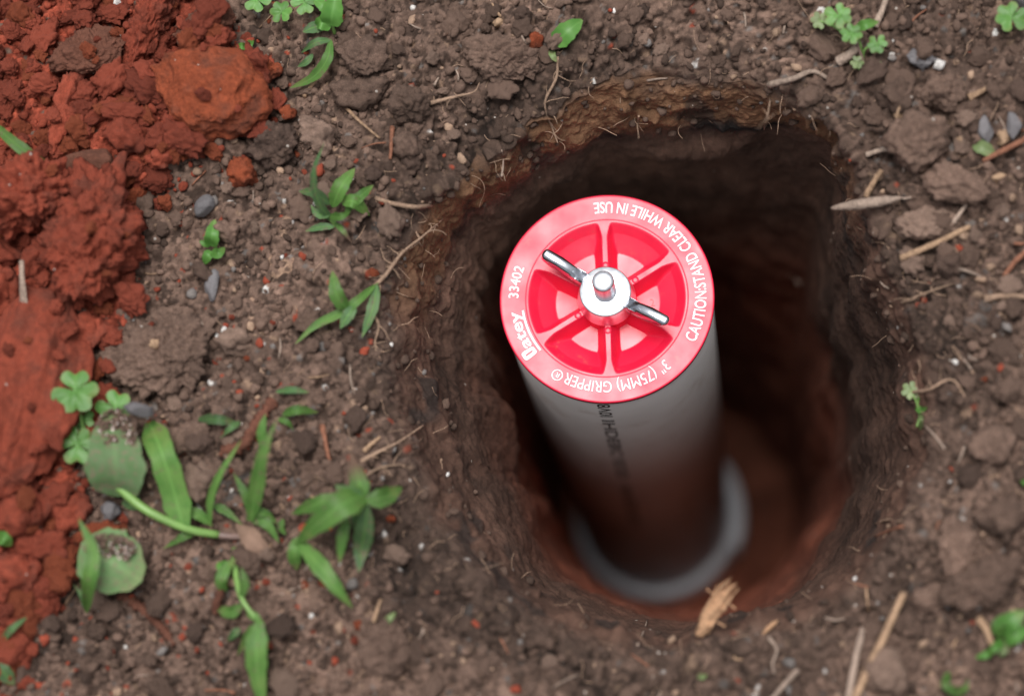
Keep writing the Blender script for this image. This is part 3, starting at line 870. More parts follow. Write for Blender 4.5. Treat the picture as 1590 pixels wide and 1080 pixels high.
def rock_verts(seed, sub=3, amp=0.3, cuts=6, rough=0.1, sc_=(1, 1, 1), crumb=0.0):
    V, F = ico(sub)
    g = np.random.default_rng(seed)
    o = g.uniform(-50, 50, 3)
    x, y, z = (V + o).T
    r = 1 + amp * fbm(x, y, z, 1.1, 2, seed % 97)
    P = V * r[:, None]
    for _ in range(cuts):
        n = g.normal(size=3); n /= np.linalg.norm(n); d = g.uniform(0.55, 0.9)
        e = P @ n - d
        P = P - np.where(e > 0, e, 0)[:, None] * n * 0.92
    if crumb:
        w = np.maximum(0, vnoise(x * 3.1, y * 3.1, z * 3.1, 7)) + 0.6 * np.maximum(0, vnoise(x * 6.7, y * 6.7, z * 6.7, 8))
        P = P * (1 + crumb * w)[:, None]
    if rough:
        P = P * (1 + rough * fbm(x, y, z, 0.30, 4 if sub > 3 else 2, 17, 0.6))[:, None]
    return P * np.array(sc_), F

def clod(name, px, py, L, Wd, ang, h, mat, label, cat="earth clod", seed=1, sub=4, amp=0.3, cuts=6, rough=0.1, crumb=0.0, sink=0.3, tilt=(0, 0), group=None, cr=1.0, groove=0.0):
    p, n = hit(px, py)
    sub = min(sub + 1, 6) if max(L, Wd) >= 95 else sub
    P, F = rock_verts(seed, sub, amp, cuts, rough, (L * PXM / 2, Wd * PXM / 2, h * MM / 2), crumb)
    if rough > 0.06:                            # crumb structure at its real grain size
        q = P + 7.0 * seed
        nr = P / np.array([L * PXM / 2, Wd * PXM / 2, h * MM / 2]) ** 2
        nr /= np.linalg.norm(nr, axis=1, keepdims=True)
        a = min(1.0, max(L, Wd) / 60.0)
        d = (0.0030 * a) * (0.55 - worley(*(q / (0.0062 * a)).T, 1)) + 0.0016 * a * (0.55 - worley(*(q / (0.0029 * a)).T, 2)) + 0.0009 * a * (0.5 - worley(*(q / 0.0014).T, 3)) \
            + 0.0008 * a * fbm(*q.T, 0.0013, 2, 9)
        P = P + nr * d[:, None] * cr
    if groove:                                  # drag marks left by the spade, along the length
        q = P * np.array([0.12, 1, 0.4]) + 3.0
        P = P + np.array([0, 0, 1.0]) * (groove * (fbm(*q.T, 0.0045, 3, 33) + 0.6 * fbm(*P.T, 0.012, 3, 34)))[:, None]
    o = mesh_obj(name, P.tolist(), F, mat)
    o.rotation_euler = (R(tilt[0]), R(tilt[1]), R(ang))
    o.location = (p.x, p.y, p.z + h * MM / 2 * (1 - 2 * sink))
    return tag(o, label, cat, group)

RC = "red_clay_clod"
clod(RC, 322, 152, 172, 138, -18, 30, MAT_ORANGE, "largest angular orange-red clay clod beside the brown soil", seed=3, sub=5, amp=0.25, cuts=11, rough=0.065, crumb=0.08, tilt=(10, 8), cr=0.42)
clod(RC, 232, 58, 190, 62, 62, 24, MAT_RED, "long slab of red clay leaning up at the top edge", seed=5, sub=5, amp=0.2, cuts=8, crumb=0.08, tilt=(0, -12))
clod(RC, 138, 88, 118, 86, 5, 16, MAT_REDBROWN, "flat brownish red clod among crumbs, top left", seed=8, sub=5, amp=0.25, cuts=6, crumb=0.1)
clod(RC, 104, 186, 120, 44, 78, 15, MAT_RED, "narrow upright sliver of red clay left of the pink flake", seed=11, sub=4, cuts=7)
clod(RC, 140, 256, 82, 52, 8, 12, MAT_REDBROWN, "smooth flat red-brown slab above the big crumbly mass", seed=13, sub=4, amp=0.12, cuts=9, rough=0.04)
clod(RC, 140, 385, 205, 150, 82, 34, MAT_RED, "big crumbly lump of red clay bordering the brown soil", seed=17, sub=6, amp=0.35, cuts=2, crumb=0.2, rough=0.14, cr=1.7)
clod(RC, 48, 312, 130, 105, 10, 30, MAT_RED, "crumbly red clay heap under the grass blade", seed=19, sub=6, amp=0.35, cuts=2, crumb=0.2, rough=0.14, cr=1.7)
clod(RC, 46, 632, 350, 200, 80, 34, MAT_RED, "large smooth spade-cut slab of red clay at the left edge", seed=24, sub=6, amp=0.3, cuts=5, rough=0.07, tilt=(0, 6), cr=0.22, groove=0.0016)
clod(RC, 8, 455, 90, 62, 95, 20, MAT_RED, "red clay clod at the left edge above the smooth slab", seed=29, sub=4, crumb=0.1)
clod(RC, 12, 400, 60, 55, 60, 16, MAT_RED, "blocky red clod left of the frayed straw", seed=31, sub=4, cuts=8)
clod(RC, 62, 408, 80, 46, 80, 18, MAT_RED, "pinkish red clod right of the frayed straw", seed=37, sub=4, cuts=6, crumb=0.1)
clod(RC, 130, 520, 80, 62, 30, 12, MAT_RED, "broken red clod just below the big crumbly lump", seed=41, sub=4, cuts=8)
clod(RC, 152, 187, 56, 26, 18, 10, MAT_RED, "small flat pinkish red flake in the spoil", seed=43, sub=3, cuts=9, rough=0.05)
clod(RC, 200, 215, 70, 56, 0, 14, MAT_RED, "crumbly red clod between the pink flake and the largest clod", seed=47, sub=4, crumb=0.15)
clod(RC, 195, 128, 36, 32, 30, 10, MAT_ORANGE, "small round orange clod left of the largest clod", seed=53, sub=4, cuts=3, crumb=0.08)
clod(RC, 252, 250, 42, 40, 0, 12, MAT_RED, "round crumbly red clod below the largest clod", seed=59, sub=4, cuts=2, crumb=0.2)
clod(RC, 376, 271, 42, 36, 20, 12, MAT_ORANGE, "lone star-shaped orange crumb on the brown soil", seed=61, sub=4, cuts=1, crumb=0.35)
clod(RC, 213, 305, 34, 34, 0, 10, MAT_ORANGE, "round orange crumb at the edge of the big lump", seed=67, sub=4, cuts=3, crumb=0.1)
clod(RC, 392, 100, 66, 44, -25, 14, MAT_RED, "red clod touching the upper right of the largest clod", seed=71, sub=4, crumb=0.18)
clod(RC, 415, 110, 48, 36, 20, 11, MAT_ORANGE, "small red clod right of the largest clod", seed=73, sub=4, crumb=0.2)
clod(RC, 446, 178, 26, 24, 0, 8, MAT_ORANGE, "little orange crumb right of the largest clod's point", seed=77, sub=3, crumb=0.2)
clod(RC, 830, 66, 28, 26, 0, 9, MAT_ORANGE, "small orange clay crumb left of the single round sprout", seed=79, sub=3, cuts=2, crumb=0.2)
clod(RC, 110, 800, 80, 60, 70, 15, MAT_RED, "red clod beside the tall bent blade, lower left", seed=83, sub=4, cuts=7, crumb=0.1)
clod(RC, 40, 800, 86, 66, 20, 16, MAT_RED, "red clod below the smooth slab, lower left", seed=89, sub=4, cuts=4, crumb=0.15)
clod(RC, 75, 850, 70, 50, 0, 12, MAT_RED, "crumbly red clod left of the round soil-dusted leaf", seed=97, sub=4, crumb=0.2)
clod(RC, 18, 900, 90, 66, 30, 15, MAT_RED, "red clod at the left edge, lowest of the spoil", seed=101, sub=4, crumb=0.2)
clod(RC, 605, 805, 18, 14, 0, 5, MAT_ORANGE, "tiny bright orange crumb at the lip right of the big weed", seed=103, sub=3, crumb=0.2)

BC = "soil_clod"
clod(BC, 326, 52, 98, 62, 8, 16, MAT_REDBROWN, "rounded grey-brown clod above the largest red clod", seed=107, sub=5, amp=0.25, crumb=0.12)
clod(BC, 425, 225, 84, 70, 0, 16, MAT_DARK, "dark brown clod right of the largest red clod's lower tip", seed=109, sub=5, amp=0.3, crumb=0.12)
clod(BC, 488, 212, 66, 52, -50, 14, MAT_PALE, "pale greyish clod above the upper grass seedling", seed=113, sub=4, crumb=0.1)
clod(BC, 636, 168, 58, 62, 0, 15, MAT_SOIL, "blocky brown clod above the hole, left of the forked root", seed=127, sub=5, cuts=8, crumb=0.06)
clod(BC, 634, 232, 42, 50, 10, 12, MAT_SOIL, "small reddish-brown clod beside the upright twig", seed=131, sub=4, crumb=0.1)
clod(BC, 772, 96, 130, 62, -8, 18, MAT_SOIL, "broad dusty clod overhanging the lip, top centre", seed=137, sub=5, amp=0.2, cuts=7, crumb=0.1)
clod(BC, 558, 92, 90, 64, -20, 15, MAT_SOIL, "brown clod right of the fern-edged grass blade", seed=139, sub=5, crumb=0.12)
clod(BC, 560, 145, 90, 50, 10, 13, MAT_SOIL, "low brown clod above the upper grass seedling", seed=141, sub=4, crumb=0.12)
clod(BC, 250, 545, 150, 120, 10, 13, MAT_SOIL, "large low crumbly clod right of the smooth red slab", seed=149, sub=6, amp=0.28, cuts=2, crumb=0.14, rough=0.14, cr=1.5)
clod(BC, 372, 530, 60, 40, -10, 12, MAT_PALE, "pale brown clod on the soil left of the lower seedling", seed=151, sub=4, crumb=0.1)
clod(BC, 355, 362, 50, 44, 0, 12, MAT_SOIL, "brown clod right of the two-leaved seedling", seed=157, sub=4, crumb=0.12)
clod(BC, 236, 652, 46, 24, -12, 10, MAT_GREY, "grey chip lying on the broad grass leaf's tip", seed=163, sub=4, amp=0.15, cuts=9, sink=-1.3, rough=0.05)
clod(BC, 300, 680, 70, 60, 20, 14, MAT_SOIL, "brown lump right of the broad grass leaf", seed=167, sub=4, crumb=0.12)
clod(BC, 310, 750, 64, 52, -30, 13, MAT_PALE, "pale lump between the broad leaf and the upright blades", seed=169, sub=4, crumb=0.12)
clod(BC, 595, 1005, 70, 96, 5, 14, MAT_SOIL, "flat upright slab of brown soil at the bottom edge", seed=181, sub=5, amp=0.15, cuts=9)
clod(BC, 1440, 352, 92, 52, 5, 15, MAT_PALE, "smooth pale clod above the long diagonal stick", seed=191, sub=5, amp=0.2, cuts=4, rough=0.07)
clod(BC, 1424, 222, 90, 78, 20, 20, MAT_SOIL, "large brown clod right of the hole's upper corner", seed=193, sub=5, amp=0.25, cuts=5, crumb=0.08)
clod(BC, 1462, 150, 66, 52, 0, 16, MAT_SOIL, "round brown clod under the white quartz pebble", seed=197, sub=5, crumb=0.1)
clod(BC, 1385, 150, 60, 56, 0, 15, MAT_SOIL, "brown clod left of the white quartz pebble", seed=199, sub=4, crumb=0.1)
clod(BC, 1480, 290, 90, 60, -25, 16, MAT_SOIL, "brown clod just above the short straw, right side", seed=211, sub=5, crumb=0.12)
clod(BC, 1520, 905, 96, 84, 20, 20, MAT_SOIL, "largest rounded lump at the lower right", seed=223, sub=5, amp=0.25, cuts=4, crumb=0.08)
clod(BC, 1490, 860, 56, 110, 20, 16, MAT_SOIL, "long rounded lump left of the largest lower right lump", seed=227, sub=5, amp=0.25, crumb=0.08)
clod(BC, 1560, 800, 76, 66, 0, 17, MAT_SOIL, "rounded lump at the right edge above the largest lump", seed=229, sub=4, crumb=0.1)
clod(BC, 1450, 930, 60, 50, 0, 13, MAT_SOIL, "lump beside the tip of the long pale straw", seed=233, sub=4, crumb=0.1)
clod(BC, 1380, 1040, 70, 60, 40, 14, MAT_PALE, "pale lump right of the long straw at the bottom", seed=239, sub=4, crumb=0.1)
clod(BC, 1540, 700, 80, 60, 15, 15, MAT_SOIL, "brown lump at the right edge below the thick root", seed=241, sub=4, crumb=0.1)

ST = "pebble"
clod(ST, 1458, 103, 22, 20, 0, 7, MAT_WHITE, "white quartz pebble on the soil, upper right", "pebble", seed=251, sub=4, cuts=5, rough=0.03)
clod(ST, 1432, 97, 56, 26, -8, 9, MAT_GREY, "long dark grey stone left of the white quartz pebble", "stone", seed=257, sub=4, cuts=8)
clod(ST, 1395, 168, 24, 48, 5, 10, MAT_TAN, "upright pale oblong pebble near the hole's upper right", "pebble", seed=263, sub=4, cuts=5, rough=0.05)
clod(ST, 1530, 205, 26, 46, 10, 9, MAT_GREY, "grey flat stone above the red stalk, left of its dark twin", "stone", seed=269, sub=4, cuts=9, rough=0.03)
clod(ST, 1574, 198, 30, 46, -5, 9, MAT_GREY, "dark squarish stone above the red stalk near the edge", "stone", seed=271, sub=4, cuts=9, rough=0.03)
clod(ST, 1558, 216, 20, 26, 0, 8, MAT_TAN, "tan pebble between the two flat grey stones", "pebble", seed=277, sub=4, cuts=5)
clod(ST, 1489, 220, 13, 13, 0, 5, MAT_TAN, "tiny round tan pebble left of the pale leaves", "pebble", seed=281, sub=3, cuts=2)
clod(ST, 1550, 278, 26, 14, 5, 6, MAT_TAN, "orange-tan pebble under the red stalk", "pebble", seed=283, sub=3, cuts=3)
clod(ST, 331, 445, 26, 54, -3, 7, MAT_GREY, "oblong grey flake standing below the two-leaved seedling", "stone", seed=293, sub=4, cuts=8, amp=0.12, rough=0.03)
clod(ST, 319, 322, 30, 40, -25, 7, MAT_GREY, "grey flake above the two-leaved seedling", "stone", seed=307, sub=4, cuts=9, amp=0.12, rough=0.03)
clod(ST, 182, 10, 22, 13, 15, 6, MAT_WHITE, "white chip in the red spoil at the top edge", "pebble", seed=311, sub=3)
clod(ST, 775, 38, 17, 17, 0, 6, MAT_TAN, "cream pebble near the top edge, left of the sprout", "pebble", seed=313, sub=3, cuts=3)
clod(ST, 246, 540, 16, 14, 0, 6, MAT_TAN, "yellowish pebble on the large low clod", "pebble", seed=317, sub=3, cuts=3, sink=-0.6)
clod(ST, 1588, 0, 60, 34, -20, 14, MAT_GREY, "smooth grey stone in the top right corner", "stone", seed=331, sub=4, amp=0.1, cuts=4, rough=0.02)
clod(ST, 172, 795, 26, 34, 0, 8, MAT_GREY, "grey pebble under the soil-covered hairy leaf", "pebble", seed=337, sub=3, cuts=4)
clod(ST, 1470, 885, 11, 11, 0, 5, MAT_WHITE, "tiny white quartz grain among the lower right lumps", "pebble", seed=347, sub=3, sink=-0.5)

# ------------------------------------------------------------------ scattered small lumps, each its own object
PROTO = {}
def proto(kind, mats):
    out = []
    for k in range(7):
        P, F = rock_verts(500 + k * 7 + len(kind), 5 if kind.startswith("red") else 4, 0.32, 3, 0.12, (1, 0.8, 0.62), 0.1)
        q = P + 5.0 * k
        d = 0.30 * (0.5 - worley(*(q / 0.75).T, 1)) + 0.2 * (0.5 - worley(*(q / 0.36).T, 2)) + 0.08 * fbm(*q.T, 0.2, 2, 9)
        P = P * (1 + d)[:, None]
        for m in mats:
            me = bpy.data.meshes.new(kind); me.from_pydata(P.tolist(), [], F)
            me.polygons.foreach_set("use_smooth", [True] * len(F)); me.materials.append(m)
            out.append(me)
    return out
PR_RED = proto("red_clay_crumb", [MAT_RED, MAT_RED, MAT_ORANGE])
PR_SOIL = proto("soil_lump", [MAT_SOIL, MAT_SOIL, MAT_SOIL, MAT_PALE, MAT_DARK])

INW = [at(x, y, 0) for x, y in OUTER]
def in_hole(x, y, marg=0.0):
    return math.hypot(x, y) < float(r_outer(math.atan2(y, x))) + marg

def is_red(px, py): return px < np.interp(py, _by, _bx)

LANDMARKS = [(322, 152, "the largest orange-red clod"), (232, 58, "the long leaning red slab"), (138, 88, "the flat brownish red clod"), (104, 186, "the narrow red sliver"),
    (140, 385, "the big crumbly red lump"), (48, 312, "the crumbly red heap at the edge"), (52, 640, "the smooth spade-cut slab"), (40, 800, "the red clod under the slab"), (18, 900, "the lowest red clod"),
    (116, 640, "the clover on the red slab"), (178, 700, "the soil-covered hairy leaf"), (150, 880, "the round dusty leaf"), (270, 740, "the broad grass leaf"), (400, 740, "the upright grass blades"),
    (395, 840, "the dead brown leaf"), (400, 1020, "the long bottom blade"), (490, 800, "the folded blades at the lip"), (520, 310, "the upper grass seedling"), (530, 485, "the lower grass seedling"),
    (330, 375, "the two-leaved seedling"), (331, 445, "the oblong grey flake"), (376, 271, "the star-shaped orange crumb"), (250, 545, "the large low clod"), (470, 100, "the curved grass blade"),
    (515, 20, "the top-edge broadleaf weed"), (636, 168, "the blocky brown clod"), (772, 96, "the overhanging dusty clod"), (880, 50, "the round-leaved sprout"), (1000, 30, "the hole's top"), (1180, 60, "the bent straw"),
    (1320, 55, "the pale clover"), (1458, 103, "the white quartz pebble"), (1570, 25, "the corner clover leaf"), (1424, 222, "the large brown clod, right"), (1550, 205, "the flat grey stones"),
    (1345, 300, "the spindle-shaped straw"), (1450, 378, "the long diagonal straw"), (1565, 460, "the thick root at right"), (1450, 600, "the root loop at right"), (1540, 700, "the lump at the right edge"),
    (1520, 905, "the largest lower right lump"), (1368, 998, "the long pale straw"), (1485, 1058, "the curled sprout"), (1560, 985, "the leafy weed at right"), (1100, 1050, "the hole's bottom edge"),
    (900, 1055, "the near lip, bottom centre"), (595, 1005, "the flat upright slab, bottom"), (720, 1010, "the lip, bottom left"), (185, 1000, "the gritty lump, lower left")]
def place_words(px, py):
    bx, by, ph = min(LANDMARKS, key=lambda q: (q[0] - px) ** 2 + (q[1] - py) ** 2)
    dx, dy = px - bx, py - by
    if abs(dx) > 2.2 * abs(dy): w = "left of" if dx < 0 else "right of"
    elif abs(dy) > 2.2 * abs(dx): w = "above" if dy < 0 else "below"
    else: w = ("upper" if dy < 0 else "lower") + (" left of" if dx < 0 else " right of")
    return w + " " + ph

def scatter(n, meshes, name, label, cat, group, rmin, rmax, want_red, seed, bias=None):
    rg = random.Random(seed); c = 0; tries = 0
    bpy.context.view_layer.update(); dg = bpy.context.evaluated_depsgraph_get()
    while c < n and tries < n * 30:
        tries += 1
        px, py = rg.uniform(-20, 1610), rg.uniform(-20, 1100)
        if is_red(px + rg.gauss(0, 30), py) != want_red: continue
        if bias and rg.random() > bias(px, py): continue
        p, nn = hit(px, py)
        if in_hole(p.x, p.y, 0.002): continue
        if want_red:                             # loose crumbs lie on the bigger clods too
            o_, d_ = ray(px, py)
            okk, pp, n2, _i, ob_, _m = sc.ray_cast(dg, o_, d_)
            on_clod = okk and ob_.name.startswith("red_clay_clod")
            if on_clod and rg.random() > 0.16: continue
            if okk: p = pp
        u = rg.random(); r = rmin * (rmax / rmin) ** (u ** 1.8)
        if want_red and on_clod: r *= 0.55
        o = bpy.data.objects.new(name, meshes[rg.randrange(len(meshes))])
        COLL.objects.link(o)
        o.scale = (r * rg.uniform(.8, 1.2), r * rg.uniform(.8, 1.2), r * rg.uniform(.8, 1.2))
        o.rotation_euler = (rg.uniform(-.5, .5), rg.uniform(-.5, .5), rg.uniform(0, 6.28))
        o.location = (p.x, p.y, p.z + r * (0.5 if want_red else 0.3))
        sz = "tiny" if r < rmin * 1.25 else "small" if r < rmin * 1.7 else "fist-like"
        mt = o.data.materials[0].name.split("_")[0]
        tag(o, ("larger " if sz == "fist-like" else sz + " ") + mt + " " + label + " " + place_words(px, py), cat, group); c += 1
scatter(280, PR_RED, "red_clay_crumb", "clay crumb", "clay crumb", "red clay crumbs in the spoil", 0.0030, 0.0085, True, 1)
scatter(40, PR_RED, "stray_clay_crumb", "clay crumb on brown soil", "clay crumb", "stray red crumbs on the brown soil", 0.0012, 0.0026, False, 2,
        bias=lambda x, y: 1.0 if x < 620 else 0.05)
scatter(250, PR_SOIL, "soil_lump", "soil lump", "soil lump", "loose brown soil lumps", 0.0026, 0.0068, False, 3,
        bias=lambda x, y: 1.0 if (x > 1380 or y < 320) else 0.75)

# uncountable fine crumbs: one mesh of real grains
def fine_crumbs(n, seed):
    g = random.Random(seed)
    base = [rock_verts(900 + k, 2, 0.3, 4, 0.1, (1, 0.8, 0.7)) for k in range(6)]
    base1 = [rock_verts(950 + k, 1, 0.3, 3, 0.1, (1, 0.8, 0.7)) for k in range(6)]
    VV, FF, CC = [], [], []; off = 0; c = 0
    while c < n:
        px, py = g.uniform(-120, 1710), g.uniform(-120, 1200)
        p, nn = hit(px, py)
        if p.z < -0.045: continue
        if in_hole(p.x, p.y, -0.004) and g.random() < 0.6: continue
        red = is_red(px + g.gauss(0, 34), py)
        u = g.random(); r = 0.0009 * (3.1 ** (u ** 1.5))
        P, F = (base if r > 0.0019 else base1)[g.randrange(6)]
        a = g.uniform(0, 6.28); ca, sa = math.cos(a), math.sin(a)
        b = g.uniform(-0.7, 0.7); cb, sb = math.cos(b), math.sin(b)
        Rm = np.array([[ca, -sa * cb, sa * sb], [sa, ca * cb, -ca * sb], [0, sb, cb]])
        Q = P @ Rm.T * r + np.array([p.x, p.y, p.z + r * 0.25])
        v = g.random(); br_ = min(max(g.gauss(1.0, 0.2), 0.5), 1.6)
        if red: col = RED * br_ * (1.2 if v > .8 else 1)
        elif v < (0.03 if px < 620 else 0.004): col = RED * 1.2
        elif v < 0.10: col = SOIL * 0.45
        elif v < 0.13: col = np.array([0.17, 0.15, 0.14]) * br_
        elif v < 0.17: col = np.array([0.30, 0.2, 0.14]) * br_
        elif v < 0.173: col = np.array([0.66, 0.63, 0.60]); 
        else: col = SOIL * br_ * (0.72 if in_hole(p.x, p.y, 0.012) else 1.0)
        VV.append(Q); FF += [(x + off, y + off, z + off) for x, y, z in F]; off += len(P)
        CC.append(np.broadcast_to(col, (len(P), 3))); c += 1
    o = mesh_obj("soil_crumbs", np.concatenate(VV).tolist(), FF, MAT_CRUMB, cols=np.concatenate(CC))
    return tag(o, "fine loose crumbs of soil strewn over the ground", "soil crumbs", None, "stuff")
fine_crumbs(6000, 5)

# ------------------------------------------------------------------ leaves, stems, twigs, roots
def catmull(pts, n):
    P = [Vector(p) for p in pts]
    if len(P) == 2: P = [P[0], (P[0] + P[1]) / 2 + Vector((0, 0, 0.0008)), P[1]]
    Q = [P[0] * 2 - P[1]] + P + [P[-1] * 2 - P[-2]]
    out = []; m = len(P) - 1
    for k in range(n + 1):
        s = k / n * m; i = min(int(s), m - 1); t = s - i
        a, b, c, d = Q[i], Q[i + 1], Q[i + 2], Q[i + 3]
        out.append(0.5 * (2 * b + (c - a) * t + (2 * a - 5 * b + 4 * c - d) * t * t + (3 * b - a - 3 * c + d) * t ** 3))
    return out

PROFILE = {
    'blade': lambda t: (min(1, 0.42 + 2.6 * t) if t < 0.25 else 1.0) * max(0.0, 1 - max(0, (t - 0.3) / 0.7) ** 1.7),
    'lance': lambda t: math.sin(math.pi * min(1, max(0, t)) ** 0.85) ** 0.8 + 0.03,
    'ovate': lambda t: max(0.02, math.sin(math.pi * t ** 0.72)) ** 0.62,
    'egg': lambda t: max(0.02, math.sin(math.pi * t ** 0.85)) ** 0.75,
    'round': lambda t: math.sqrt(max(0.001, 1 - (2 * t - 1) ** 2)),
    'strap': lambda t: min(1, 0.55 + 2.2 * t) * min(1, 0.35 + (1 - t) * 6),
}

def world_pts(pts):
    out = []
    for q in pts:
        if len(q) > 3:
            out.append(at(q[0], q[1], q[3])); continue      # height given, not lift
        out.append(above(q[0], q[1], (q[2] if len(q) > 2 else 4) * MM))
    return out

def blade(parent, pts, wpx, mat=None, prof='blade', fold=0.3, name="leaf", twist=0.0, n=22):
    mat = mat or MAT_LEAF
    C = catmull(world_pts(pts), n)
    up = Vector((0, 0, 1)); half = wpx * PXM / 2 * (1.0 if mat is MAT_HAIRY else 0.9)
    v, f, uv = [], [], []
    NC = 7
    ph = random.uniform(0, 6.28)
    for k, c in enumerate(C):
        t = k / n
        tg = (C[min(k + 1, n)] - C[max(k - 1, 0)]).normalized()
        view = (CAM - c).normalized() * 0.6 + up * 0.4
        side = tg.cross(view)
        if side.length < 1e-6: side = Vector((1, 0, 0))
        side.normalize(); nor = side.cross(tg).normalized()
        side = Quaternion(tg, twist * t) @ side; nor = Quaternion(tg, twist * t) @ nor
        w = half * PROFILE[prof](t) * (1 + 0.05 * math.sin(23 * t + ph) + 0.035 * math.sin(41 * t + 2 * ph))
        wav = 0.08 if mat is MAT_HAIRY else 0.07
        for j in range(NC):
            u = j / (NC - 1) * 2 - 1
            z = fold * w * (abs(u) ** 1.5) + wav * w * math.sin(7 * t + 2.2 * u + ph)
            p = c + side * (u * w) + nor * z
            v.append(p - parent.location); uv.append(((u + 1) / 2, t))
    for k in range(n):
        for j in range(NC - 1):
            a = k * NC + j; f.append((a, a + 1, a + NC + 1, a + NC))
    return mesh_obj(name, [tuple(q) for q in v], f, mat, parent, uvs=uv)

def tube_mesh(C, radii, ns=7, org=Vector((0, 0, 0)), jitter=0.0, rg=None):
    v, f = [], []
    n = len(C) - 1
    for k, c in enumerate(C):
        tg = (C[min(k + 1, n)] - C[max(k - 1, 0)])
        tg = tg.normalized() if tg.length > 1e-9 else Vector((1, 0, 0))
        s = tg.cross(Vector((0.13, 0.21, 1))).normalized(); b = s.cross(tg).normalized()
        for j in range(ns):
            a = 2 * math.pi * j / ns
            r = radii[k] * (1 + (rg.uniform(-jitter, jitter) if rg else 0))
            v.append(tuple(c + s * (r * math.cos(a)) + b * (r * math.sin(a)) - org))
    for k in range(n):
        for j in range(ns):
            j2 = (j + 1) % ns
            f.append((k * ns + j, k * ns + j2, (k + 1) * ns + j2, (k + 1) * ns + j))
    f.append(tuple(range(ns))[::-1]); f.append(tuple(n * ns + j for j in range(ns)))
    return v, f

def stem(parent, pts, rmm, mat=None, taper=0.6, name="stem", n=16):
    C = catmull(world_pts(pts), n)
    v, f = tube_mesh(C, [rmm * MM * (1 - (1 - taper) * k / n) for k in range(n + 1)], 8, parent.location)
    return mesh_obj(name, v, f, mat or MAT_STEM, parent)

def plant(name, px, py, label, cat="weed", group=None):
    p, n = hit(px, py)
    e = empty(name, p)
    return tag(e, label, cat, group)

def leaflet(parent, base, direction, size, mat, tilt=0.25, notch=True, name="leaflet"):
    """heart-shaped clover leaflet from its base point outwards"""
    nr, nt = 7, 18
    d = direction.normalized(); up = Vector((0, 0, 1))
    up = (up + (CAM - base).normalized()).normalized()
    s = d.cross(up).normalized(); nn = s.cross(d).normalized()
    d = (d + nn * tilt).normalized(); nn = s.cross(d).normalized()
    v = [tuple(base - parent.location)]; uv = [(0.5, 0.0)]; f = []
    for i in range(1, nr + 1):
        q = i / nr
        for k in range(nt + 1):
            a = -1.0 + 2.0 * k / nt
            ang = a * 1.12
            rad = (0.98 - 0.30 * abs(a) ** 2.2 - (0.27 * math.exp(-(a / 0.22) ** 2) if notch else 0.0)) * (1 if abs(a) < .97 else .9)
            x = rad * math.cos(ang * 0.8) * q; y = rad * math.sin(ang * 0.95) * q
            z = 0.16 * abs(y) - 0.10 * q * q + 0.02 * math.sin(5 * a + 3 * q)
            p = base + d * (x * size) + s * (y * size) + nn * (z * size)
            v.append(tuple(p - parent.location)); uv.append((0.5 + y * 0.5, q))
    for k in range(nt):
        f.append((0, 1 + k, 2 + k))
    for i in range(nr - 1):
        for k in range(nt):
            a = 1 + i * (nt + 1) + k; b = a + nt + 1
            f.append((a, b, b + 1, a + 1))
    return mesh_obj(name, v, f, mat, parent, uvs=uv)

def trio(parent, px, py, rpx, rot, lift, mat=None, foot=None, notch=True, k3=3):
    mat = mat or MAT_CLOVER
    c = above(px, py, lift * MM)
    for k in range(k3):
        a = R(rot + 120 * k + random.uniform(-10, 10))
        leaflet(parent, c, Vector((math.cos(a), math.sin(a), random.uniform(-.15, .1))), rpx * PXM * random.uniform(.88, 1.06), mat, tilt=random.uniform(0.0, 0.3), notch=notch)
    ft = foot or (px + random.uniform(-8, 8), py + 14)
    e = above(ft[0], ft[1], 0.3 * MM)
    C = catmull([c - Vector((0, 0, 0.0003)), (c + e) / 2 + Vector((random.uniform(-1, 1) * .002, .001, 0.001)), e], 10)
    v, f = tube_mesh(C, [0.00055] * 11, 6, parent.location)
    mesh_obj("stem", v, f, MAT_STEM, parent)

def leaf_dirt(parent, px, py, rx, ry, n, lift, seed):
    g = random.Random(seed); VV, FF, CC = [], [], []; off = 0
    for _ in range(n):
        a = g.uniform(0, 6.28); q = math.sqrt(g.random())
        x, y = px + rx * q * math.cos(a), py + ry * q * math.sin(a)
        p = above(x, y, lift * MM)
        P, F = rock_verts(g.randrange(40), 1, 0.3, 3, 0.1)
        r = g.uniform(0.0003, 0.0009)
        VV.append(P * r + np.array(p - parent.location)); FF += [tuple(i + off for i in t) for t in F]; off += len(P)
        b = g.uniform(0.6, 1.6)
        CC.append(np.broadcast_to((SOIL if g.random() > .12 else np.array([.5, .42, .38])) * b, (len(P), 3)))
    o = mesh_obj("soil_grains", np.concatenate(VV).tolist(), FF, MAT_CRUMB, parent, cols=np.concatenate(CC))
    o["kind"] = "stuff"

# --- the big grass weed
w = plant("grass_weed", 372, 832, "largest grass weed, wide blades spreading from a purple base, lower left")
stem(w, [(176, 748, 9), (225, 790, 13), (290, 820, 8), (340, 830, 4)], 1.9, MAT_STEM, 0.85)
stem(w, [(338, 830, 4), (356, 832, 3), (376, 833, 1)], 1.6, MAT_STEMP, 0.8, name="purple_base")
blade(w, [(284, 818, 8), (272, 770, 14), (252, 705, 15), (232, 655, 9)], 45, MAT_LEAF, 'strap', 0.12)
blade(w, [(326, 818, 3), (327, 775, 9), (342, 735, 15), (375, 682, 17)], 13, MAT_LEAF, 'lance')
blade(w, [(388, 808, 3), (398, 760, 16), (408, 705, 26), (430, 650, 32)], 27, MAT_LEAF, 'blade')
blade(w, [(396, 802, 3), (380, 765, 9), (362, 733, 9)], 17)
blade(w, [(286, 792, 6), (308, 798, 8), (330, 816, 3)], 19, prof='lance')
blade(w, [(388, 800, 4), (414, 812, 9), (434, 843, 3)], 21)
